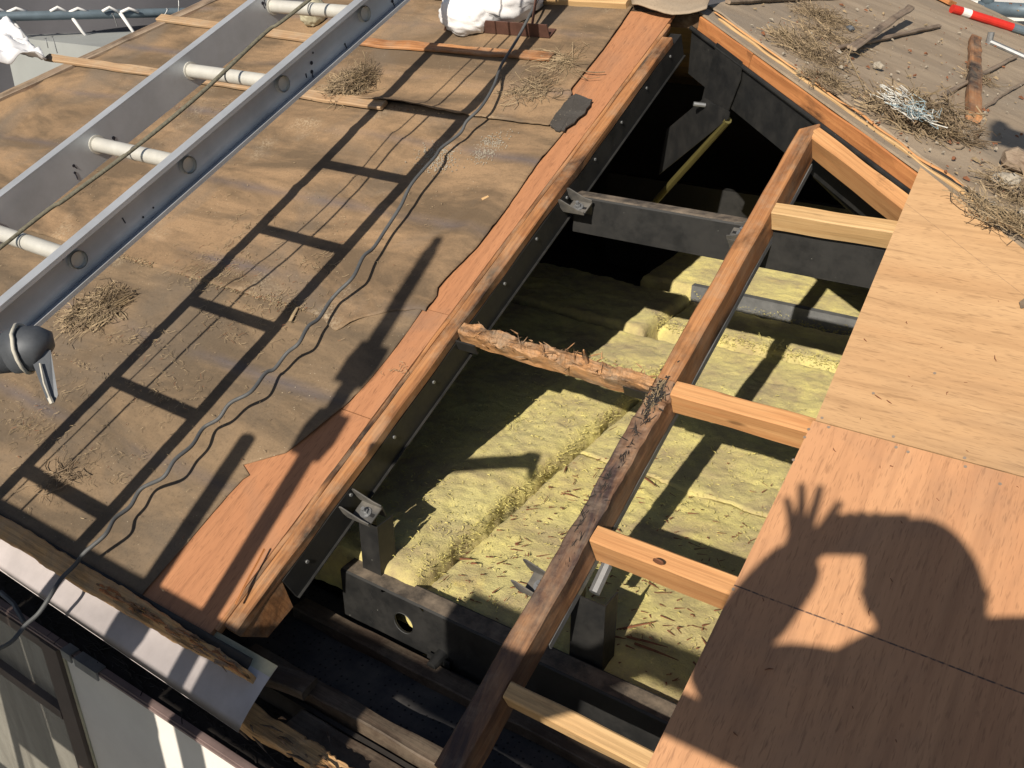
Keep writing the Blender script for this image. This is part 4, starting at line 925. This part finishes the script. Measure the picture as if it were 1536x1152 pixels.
b = B(); c = RS @ S(1345, 155, .045); straws(b, c, .035, 120, up=N2, hgt=.03, ln=(.01,.05), r=.0011, curl=1.5); tag(link('fibre_fluff', b, M['fluff'], None), 'tuft of white fibre at the top of the nest heap', 'fibre')
clump('straw_clump', 1525, 285, .10, 700, 'straw around broken blocks at the right border', .04, ('straw','straw2'), True)
clump('straw_clump', 1500, 330, .07, 300, 'straw sprig below the broken blocks', .03, ('straw',), True, ln=(.03,.08))
clump('straw_clump', 1440, 205, .04, 400, 'small dark matted clump below the thick stub', .03, ('straw2',), True)
clump('straw_clump', 1470, 120, .05, 120, 'thin straw behind the thick stub', .02, ('straw','straw2'), True)
def rock(px_, py_, r_, label, mat='stone', flat=.7, seed=0):
    c = S(px_, py_); b = B(); nu, nv = 12, 8; vs = []
    for j in range(nv+1):
        for i in range(nu):
            th = math.pi*j/nv; ph = 2*math.pi*i/nu; d = Vector((math.sin(th)*math.cos(ph), math.sin(th)*math.sin(ph), math.cos(th)))
            q = 1+.45*nz(d.x*1.3+seed, d.y*1.3, d.z*1.3); vs.append((c.x+d.x*r_*q, c.y+d.y*r_*q*.8, .016+r_*flat*.8+d.z*r_*flat*q))
    b.add(vs, [(j*nu+i, (j+1)*nu+i, (j+1)*nu+(i+1) % nu, j*nu+(i+1) % nu) for j in range(nv) for i in range(nu)])
    return tag(link('mortar_lump', b, M[mat], None, RS), label, 'rubble', 'lumps of mortar and broken tile on the grey slope')
rock(1311, 110, .016, 'single pale mortar lump below the tilted board', seed=1)
rock(1271, 52, .014, 'grey blue lump in the straw trail near the top', 'clamp', seed=2)
rock(1440, 216, .026, 'pale angular mortar lump below the nest heap', flat=.5, seed=3)
rock(1362, 198, .022, 'dark broken tile piece lying in the nest heap', 'dark', seed=4)
rock(1338, 182, .030, 'long brown clod at the left foot of the nest heap', 'dark', .5, seed=5)
rock(1515, 262, .045, 'brown broken block at the right border', 'grey', .6, seed=6)
rock(1500, 292, .035, 'greyish broken block below the brown one', 'stone', .6, seed=7)
rock(1533, 335, .020, 'small pale lump at the right border', seed=8)
rock(1528, 300, .030, 'dark grey block fragment right of the greyish block', 'grey', .6, seed=9)
b = B()
for k in range(900):
    x, y = random.uniform(1120, 1560), random.uniform(5, 330)
    if y > (x-1050)*.74+0: continue
    p = S(x, y, .018); r_ = random.choice([.0015, .002, .003, .005])*random.uniform(.6, 1.3); a = random.random()*6
    b.tube([p, p+Vector((math.cos(a)*r_*2, math.sin(a)*r_*2, r_*.4)), p+Vector((math.cos(a)*r_*3, math.sin(a)*r_*2, 0))], [r_*.4, r_*.8, r_*.3], 5, random.choice([0, 0, 1, 2]))
b.m = [(i//12) % 3 for i in range(len(b.f))]
link('rubble_crumbs', b, [M['stone'], M['straw'], M['bark']], None, RS, kind='stuff', label='fine mortar, straw and bark crumbs over the grey slope')

# ---------------------------------------------------------------- pipe end with wedge in the foreground
def near(x, y, d): return CAM + ray(x, y).normalized()*d
tp = near(40, 522, 1.10); t0 = near(-200, 552, 1.22)
pw = thing('scaffold_brace_end', 'grey scaffold pipe end with a hanging wedge at the left border', 'scaffold pipe', tp)
b = B(); b.tube([t0, near(25, 528, 1.105)], .0215, 20); link('pipe', b, M['clamp'], pw, None, True)
b = B(); b.tube([near(18, 528, 1.107), near(40, 523, 1.10), near(57, 522, 1.097), near(69, 523, 1.095), near(76, 527, 1.094)], [.0240, .0245, .0240, .0195, .008], 20); link('cast_head', b, M['clamp'], pw, None, True)
b = B(); rr = []; a = near(36, 523, 1.10); ax = (near(58, 520, 1.097)-near(18, 528, 1.107)).normalized(); e1 = ax.orthogonal().normalized(); e2 = ax.cross(e1)
b.tube([a+(e1*math.cos(t)+e2*math.sin(t))*.0262+ax*(.002*nz(t*3)) for t in np.linspace(0, 6.2832, 30)], .0022, 6); link('weld_bead', b, M['weld'], pw, None, True)
wq = [near(44, 532, 1.083), near(76, 525, 1.083), near(87, 592, 1.075), near(82, 604, 1.075), near(71, 602, 1.075)]
slab(wq, -(near(60, 560, 1.08)-CAM).normalized()*-.014, 'wedge', M['clamp'], pw)
b = B(); b.tube([near(60, 545, 1.078), near(66, 575, 1.073), near(75, 598, 1.072)], .0012, 6); b.tube([near(74, 596, 1.0725), near(78, 605, 1.072)], .0025, 6); link('weld_seam', b, M['weld'], pw)

# ---------------------------------------------------------------- scaffold (behind the camera) that throws the long shadows
sca = thing('scaffold', 'pipe scaffold standing outside the eave behind the photographer', 'scaffold', Vector((-.3, -1.1, -6)))
def pole_(a, c, r_=.0243, name='standard'):
    b = B(); b.tube([a, c], r_, 14); link(name, b, M['pipe'], sca, None, True)
def sun_src(px_, py_, yy):
    p = RM @ P(px_, py_); t = (p.y-yy)/SUN.y; return p - SUN*t
s1 = sun_src(648, 378, -.86); s2 = sun_src(373, 658, -.86)
pole_(Vector((s1.x, s1.y, -6)), s1); pole_(Vector((s2.x-.03, s2.y, -6)), s2)
b = B(); b.tube([s1+Vector((0, 0, -.02)), s1+Vector((0, 0, .05))], .016, 10); link('spigot', b, M['clamp'], sca)
for (sx, dz) in ((s1, -.40), (s1, -.62), (s2, -.50), (s2, -.75)):
    b = B(); b.box((sx.x-.045, sx.y-.045, sx.z+dz-.05), (sx.x+.045, sx.y+.045, sx.z+dz+.03)); link('coupler', b, M['clamp'], sca)
z_hi = .088+(.177+.86)/.823*.554; z_lo = .060+(.118+.86)/.823*.554
b = B(); b.box((-4.2, -.875, z_lo), (1.5, -.845, z_hi)); link('guard_board', b, M['plank'], sca)
b = B(); b.box((-1.09, -.905, z_lo-.10), (-.80, -.876, z_hi-.002)); link('guard_board', b, M['plank'], sca)  # extra unseen board, added and sized to shade the eave planks
b = B(); b.prism([(-.735, z_hi-.05), (-.735, 1.010), (-.42, 1.015), (-.36, 1.075), (1.3, 1.075), (1.3, 1.014), (-.30, 1.012), (-.40, .93), (-.42, z_hi-.05)], .876, .905, M=Matrix(((1,0,0,0),(0,0,-1,0),(0,1,0,0),(0,0,0,1)))); link('tarpaulin', b, M['mesh'], sca)  # unseen panel added, its outline shaped to shade rafter, purlin and plywood edge
b = B(); b.box((-4.2, -1.45, -.27), (2.0, -.95, -.22)); link('deck_board', b, M['plank'], sca)
for (x0_, x1_, z0_, z1_) in ((-4.2, -2.12, .36, .63), (-2.02, -1.80, -.05, .63), (-1.795, -1.27, .10, .63), (-1.265, 1.5, .54, .63), (-1.20, -1.14, .0, .53)):
    b = B(); b.box((x0_, -.905, z0_), (x1_, -.890, z1_)); link('toe_board', b, M['plank'], sca)  # unseen boards added to shade the wall and gap, slits left for sun
q_ = back_sun(RS @ S(1512, 210), 3.2); b = B(); b.tube([q_, q_+Vector((1.25, -.05, .1))], .0243, 12); link('ledger', b, M['pipe'], sca, None, True)  # unseen pipe end, clamp and post added to throw a shadow blob
b = B(); b.box((q_.x-.05, q_.y-.05, q_.z-.06), (q_.x+.05, q_.y+.05, q_.z+.05)); link('coupler', b, M['clamp'], sca)
b = B(); b.tube([q_+Vector((-.03, 0, .03)), q_+Vector((-.02, 0, .11))], [.03, .02], 10); link('spigot', b, M['clamp'], sca)
pole_(Vector((q_.x+1.25, -.45, -6)), Vector((q_.x+1.25, q_.y, q_.z+.3)))
for xx in (-2.6, 1.3): pole_(Vector((xx, -.98, -6)), Vector((xx, -.98, .9)))

# ---------------------------------------------------------------- photographer (out of frame, casts the shadow on the plywood)
ph = thing('person', 'person in a navy jacket photographing the roof from the scaffold', 'person', Vector((.35, -1.15, -.22)))
def sp(px_, py_, t): return RM @ P(px_, py_) - SUN*t
fwd = -cw[2]
headc = CAM + Vector((.152, -.235, .078)); 
J = {}
def spz(px_, py_, z):
    p = RM @ P(px_, py_); return p - SUN*((z-p.z)/-SUN.z)
J['pelvis'] = Vector((.34, -1.05, .66)); J['spine'] = spz(1300, 1215, .93); J['chest'] = spz(1395, 1105, 1.12); J['neck'] = Vector((.16, -.86, 1.27))
J['shL'] = spz(1250, 1052, 1.17); J['shR'] = spz(1560, 1000, 1.19)
J['elL'] = spz(1062, 1008, 1.14); J['wrL'] = spz(1216, 822, 1.36)
J['elR'] = spz(1460, 1010, 1.12); J['wrR'] = spz(1338, 835, 1.30)
J['hipL'] = J['pelvis']+Vector((-.09, -.05, -.04)); J['hipR'] = J['pelvis']+Vector((.09, .05, -.04))
J['knL'] = Vector((.24, -1.17, .22)); J['knR'] = Vector((.46, -1.08, .22)); J['anL'] = Vector((.26, -1.25, -.16)); J['anR'] = Vector((.47, -1.16, -.16)); J['toL'] = J['anL']+Vector((-.06, .13, -.04)); J['toR'] = J['anR']+Vector((-.06, .13, -.04))
names = ['pelvis','spine','chest','neck','shL','elL','wrL','shR','elR','wrR','hipL','knL','anL','toL','hipR','knR','anR','toR']
rad = dict(pelvis=.145, spine=.17, chest=.175, neck=.06, shL=.085, elL=.074, wrL=.048, shR=.09, elR=.055, wrR=.034, hipL=.105, knL=.068, anL=.048, toL=.04, hipR=.105, knR=.068, anR=.048, toR=.04)
ed = [('pelvis','spine'),('spine','chest'),('chest','neck'),('chest','shL'),('shL','elL'),('elL','wrL'),('chest','shR'),('shR','elR'),('elR','wrR'),('pelvis','hipL'),('hipL','knL'),('knL','anL'),('anL','toL'),('pelvis','hipR'),('hipR','knR'),('knR','anR'),('anR','toR')]
def skinned(name, verts, radii, edges, mat, parent, sub=2):
    me = bpy.data.meshes.new(name); me.from_pydata([tuple(v) for v in verts], edges, []); me.materials.append(mat)
    o = bpy.data.objects.new(name, me); C.objects.link(o); setm(o, parent, Matrix.Identity(4))
    mo = o.modifiers.new('skin', 'SKIN'); mo.use_smooth_shade = True
    for i, r_ in enumerate(radii): me.skin_vertices[0].data[i].radius = (r_, r_)
    me.skin_vertices[0].data[0].use_root = True
    s_ = o.modifiers.new('sub', 'SUBSURF'); s_.levels = sub; s_.render_levels = sub
    return o
skinned('body', [J[k] for k in names], [rad[k] for k in names], [(names.index(a), names.index(c)) for a, c in ed], M['jacket'], ph)
def head_mesh():
    b = B(); nu, nv = 40, 32; vs = []; f = fwd.copy(); f.z *= .3; f.normalize(); upv = Vector((0,0,1)); rt = f.cross(upv).normalized(); upv = rt.cross(f)
    for j in range(nv+1):
        th = math.pi*j/nv
        for i in range(nu):
            p_ = 2*math.pi*i/nu; x, y, z = math.sin(th)*math.cos(p_), math.sin(th)*math.sin(p_), math.cos(th)
            rx, ry, rz = .082, .102, .120
            if z < 0: rx *= 1-.28*(-z)**1.5; ry *= 1-.12*(-z)
            k = 1 + .20*g(x, 0, .17)*g(z, -.18, .20)*(y > 0) - .07*(g(abs(x), .38, .16)*g(z, .05, .13))*(y > 0) + .03*g(x, 0, .3)*g(z, -.55, .08)*(y > 0)
            vs.append(headc + rt*x*rx + f*y*ry*k + upv*z*rz)
    fs = [(j*nu+i, (j+1)*nu+i, (j+1)*nu+(i+1) % nu, j*nu+(i+1) % nu) for j in range(nv) for i in range(nu)]
    b.add(vs, fs); o = link('head', b, M['skin'], ph, None, True)
    for sgn in (-1, 1):
        e = B(); c = headc+rt*sgn*.080; e.tube([c+upv*.03, c+upv*.012-f*.008+rt*sgn*.01, c-upv*.028], [.008, .016, .007], 8); link('ear', e, M['skin'], o, None, True)
        e = B(); c = headc+rt*sgn*.031+f*.083+upv*.008; e.tube([c, c+f*.006], [.011, .004], 10); link('eye', e, M['phone'], o, None, True)
    m_ = B(); c = headc+f*.086-upv*.055; m_.tube([c-rt*.024, c+f*.004, c+rt*.024], .005, 6); link('mouth', m_, M['bark'], o, None, True)
    hb = B(); vs = []
    for j in range(17):
        th = math.pi*.56*j/16
        for i in range(nu):
            p_ = 2*math.pi*i/nu; x, y, z = math.sin(th)*math.cos(p_), math.sin(th)*math.sin(p_), math.cos(th)
            lift = .35 if y > .2 else 0; zz = max(z, lift); vs.append(headc + rt*x*.094 + f*(y*.115-.004) + upv*(zz*.136+.002*nz(x*20, y*20)))
    hb.add(vs, [(j*nu+i, (j+1)*nu+i, (j+1)*nu+(i+1) % nu, j*nu+(i+1) % nu) for j in range(16) for i in range(nu)]); link('hair', hb, M['hair'], o, None, True)
head_mesh()
def hand(wr, tips, thumb, name='hand', palm=.034):
    c = wr.lerp(sum(tips, Vector())/4, .42); vs = [wr, wr.lerp(c, .6)]; rd = [.030, palm]; ed_ = [(0, 1)]
    for k, t in enumerate(tips):
        base = c + (t-sum(tips, Vector())/4)*.42; mid = base.lerp(t, .5) + Vector((0, .006, 0)); i = len(vs)
        vs += [base, mid, t]; rd += [.0105, .009, .0075]; ed_ += [(1, i), (i, i+1), (i+1, i+2)]
    b1 = wr.lerp(thumb, .45); i = len(vs); vs += [b1, thumb]; rd += [.012, .009]; ed_ += [(1, i), (i, i+1)]
    return skinned(name, vs, rd, ed_, M['skin'], ph)
tl = [sp(1180, 746, 1.94), sp(1203, 724, 1.94), sp(1232, 727, 1.94), sp(1262, 752, 1.93)]
hand(J['wrL'].lerp(J['elL'], .12), tl, sp(1290, 782, 1.90), palm=.042)
tr = [sp(1262, 778, 1.80), sp(1272, 770, 1.81), sp(1290, 768, 1.82), sp(1312, 770, 1.83)]
hand(J['wrR'], tr, sp(1300, 838, 1.80))
# the phone right behind the lens
PHM = Matrix.Translation(CAM - fwd*.012) @ m3.to_4x4()
b = B(); b.box((-.06, -.036, -.008), (.085, .036, 0)); tag(link('phone', b, M['phone'], None, PHM @ Matrix.Translation((0, 0, .004))), 'black phone held in both hands by the photographer', 'phone')

# ---------------------------------------------------------------- background beyond the roof
bg1 = [near(-260, 20, 5.9), near(420, 24, 6.1)]
dirb = (bg1[1]-bg1[0]); dirb.z = 0; dirb.normalize(); nb = Vector((-dirb.y, dirb.x, 0))
fence = thing('mesh_screen', 'grey scaffold mesh sheeting hung on a horizontal pipe behind the roof', 'mesh screen', Vector((bg1[0].x, bg1[0].y, -6)))
def curtain(name, o, L, z0, z1, seed, mat):
    b = B(); n = 120; m_ = 12; vs = []
    for j in range(m_+1):
        for i in range(n+1):
            s_ = i/n*L; zz = z0+(z1-z0)*j/m_; vs.append(o + dirb*s_ + nb*(.03*math.sin(s_*5+seed)+.03*nz(s_*2, zz, seed)) + Vector((0, 0, zz-o.z)))
    b.add(vs, [(j*(n+1)+i, j*(n+1)+i+1, (j+1)*(n+1)+i+1, (j+1)*(n+1)+i) for j in range(m_) for i in range(n)]); return link(name, b, M[mat], fence, None, True)
o0 = bg1[0]+nb*.12; zt = bg1[0].z
curtain('sheet', o0-dirb*2, 8, -1.2, 2.2, 0, 'mesh')
b = B(); b.tube([bg1[0]-dirb*2, bg1[1]+dirb*2], .0243, 12); link('pipe', b, M['pipe'], fence, None, True)
for x_ in (10, 103, 180):
    p = near(x_, 19, 5.88); b = B(); b.tube([p, p+dirb*.05+Vector((0,0,.02)), p+dirb*.1], .008, 6); b.tube([p, p-dirb*.05+Vector((0,0,.03)), p-dirb*.09+Vector((0,0,.01))], .008, 6); b.tube([p, p+dirb*.05+Vector((0,0,-.10)), p+dirb*.09+Vector((0,0,-.16))], [.010, .009, .007], 6); link('tie', b, M['tie'], fence, None, True)
# pale roof strip and dust sheet beyond the left verge
q = near(290, 68, 5.2); b = B(); b.box((q.x-4.6, q.y-.3, q.z-2.9), (q.x+1.2, q.y+.25, q.z)); tag(link('neighbour_roof', b, M['backroof'], None), 'pale grey neighbouring ledge just beyond the left roof edge', 'ledge')
b = B(); vs = []; c0, c1, c2, c3 = near(-160, 110, 4.3), near(70, 88, 4.4), near(20, 44, 4.9), near(-160, 44, 4.9)
n_ = 40
for j in range(n_+1):
    for i in range(n_+1):
        s_, t_ = i/n_, j/n_; p = c0.lerp(c1, s_).lerp(c3.lerp(c2, s_), t_); vs.append(p + Vector((0, 0, .10*abs(nz(s_*4+t_*3, t_*2, 3))+.05*nz(s_*9, t_*9))))
b.add(vs, [(j*(n_+1)+i, j*(n_+1)+i+1, (j+1)*(n_+1)+i+1, (j+1)*(n_+1)+i) for j in range(n_) for i in range(n_)]); o = link('dust_sheet', b, M['lightsheet'], None, None, True); mo = o.modifiers.new('s', 'SOLIDIFY'); mo.thickness = .004; tag(o, 'crumpled white dust sheet beyond the upper left roof edge', 'sheet')
# beyond the right slope
a, c = near(1465, 12, 7.0), near(1640, 22, 7.0)
b = B(); b.tube([a, c], .045, 12); b.tube([near(1484, -20, 7), near(1480, 10, 7)], .04, 10); tag(link('far_pipe', b, M['pipe'], None, None, True), 'blue grey scaffold pipe at the top right corner', 'scaffold pipe')
q = near(1540, 60, 7.6); b = B(); b.box((q.x-.6, q.y-.4, q.z-1.0), (q.x+2, q.y+.8, q.z+.26)); tag(link('white_ledge', b, M['panel'], None), 'white sunlit ledge behind the banded pole at top right', 'ledge')
q = near(1500, -5, 8.6); b = B(); b.box((q.x-.5, q.y, q.z-2.0), (q.x+4, q.y+.1, q.z+2)); tag(link('grey_screen', b, M['backroof'], None), 'pale grey screen behind the pipe at the top right corner', 'screen')
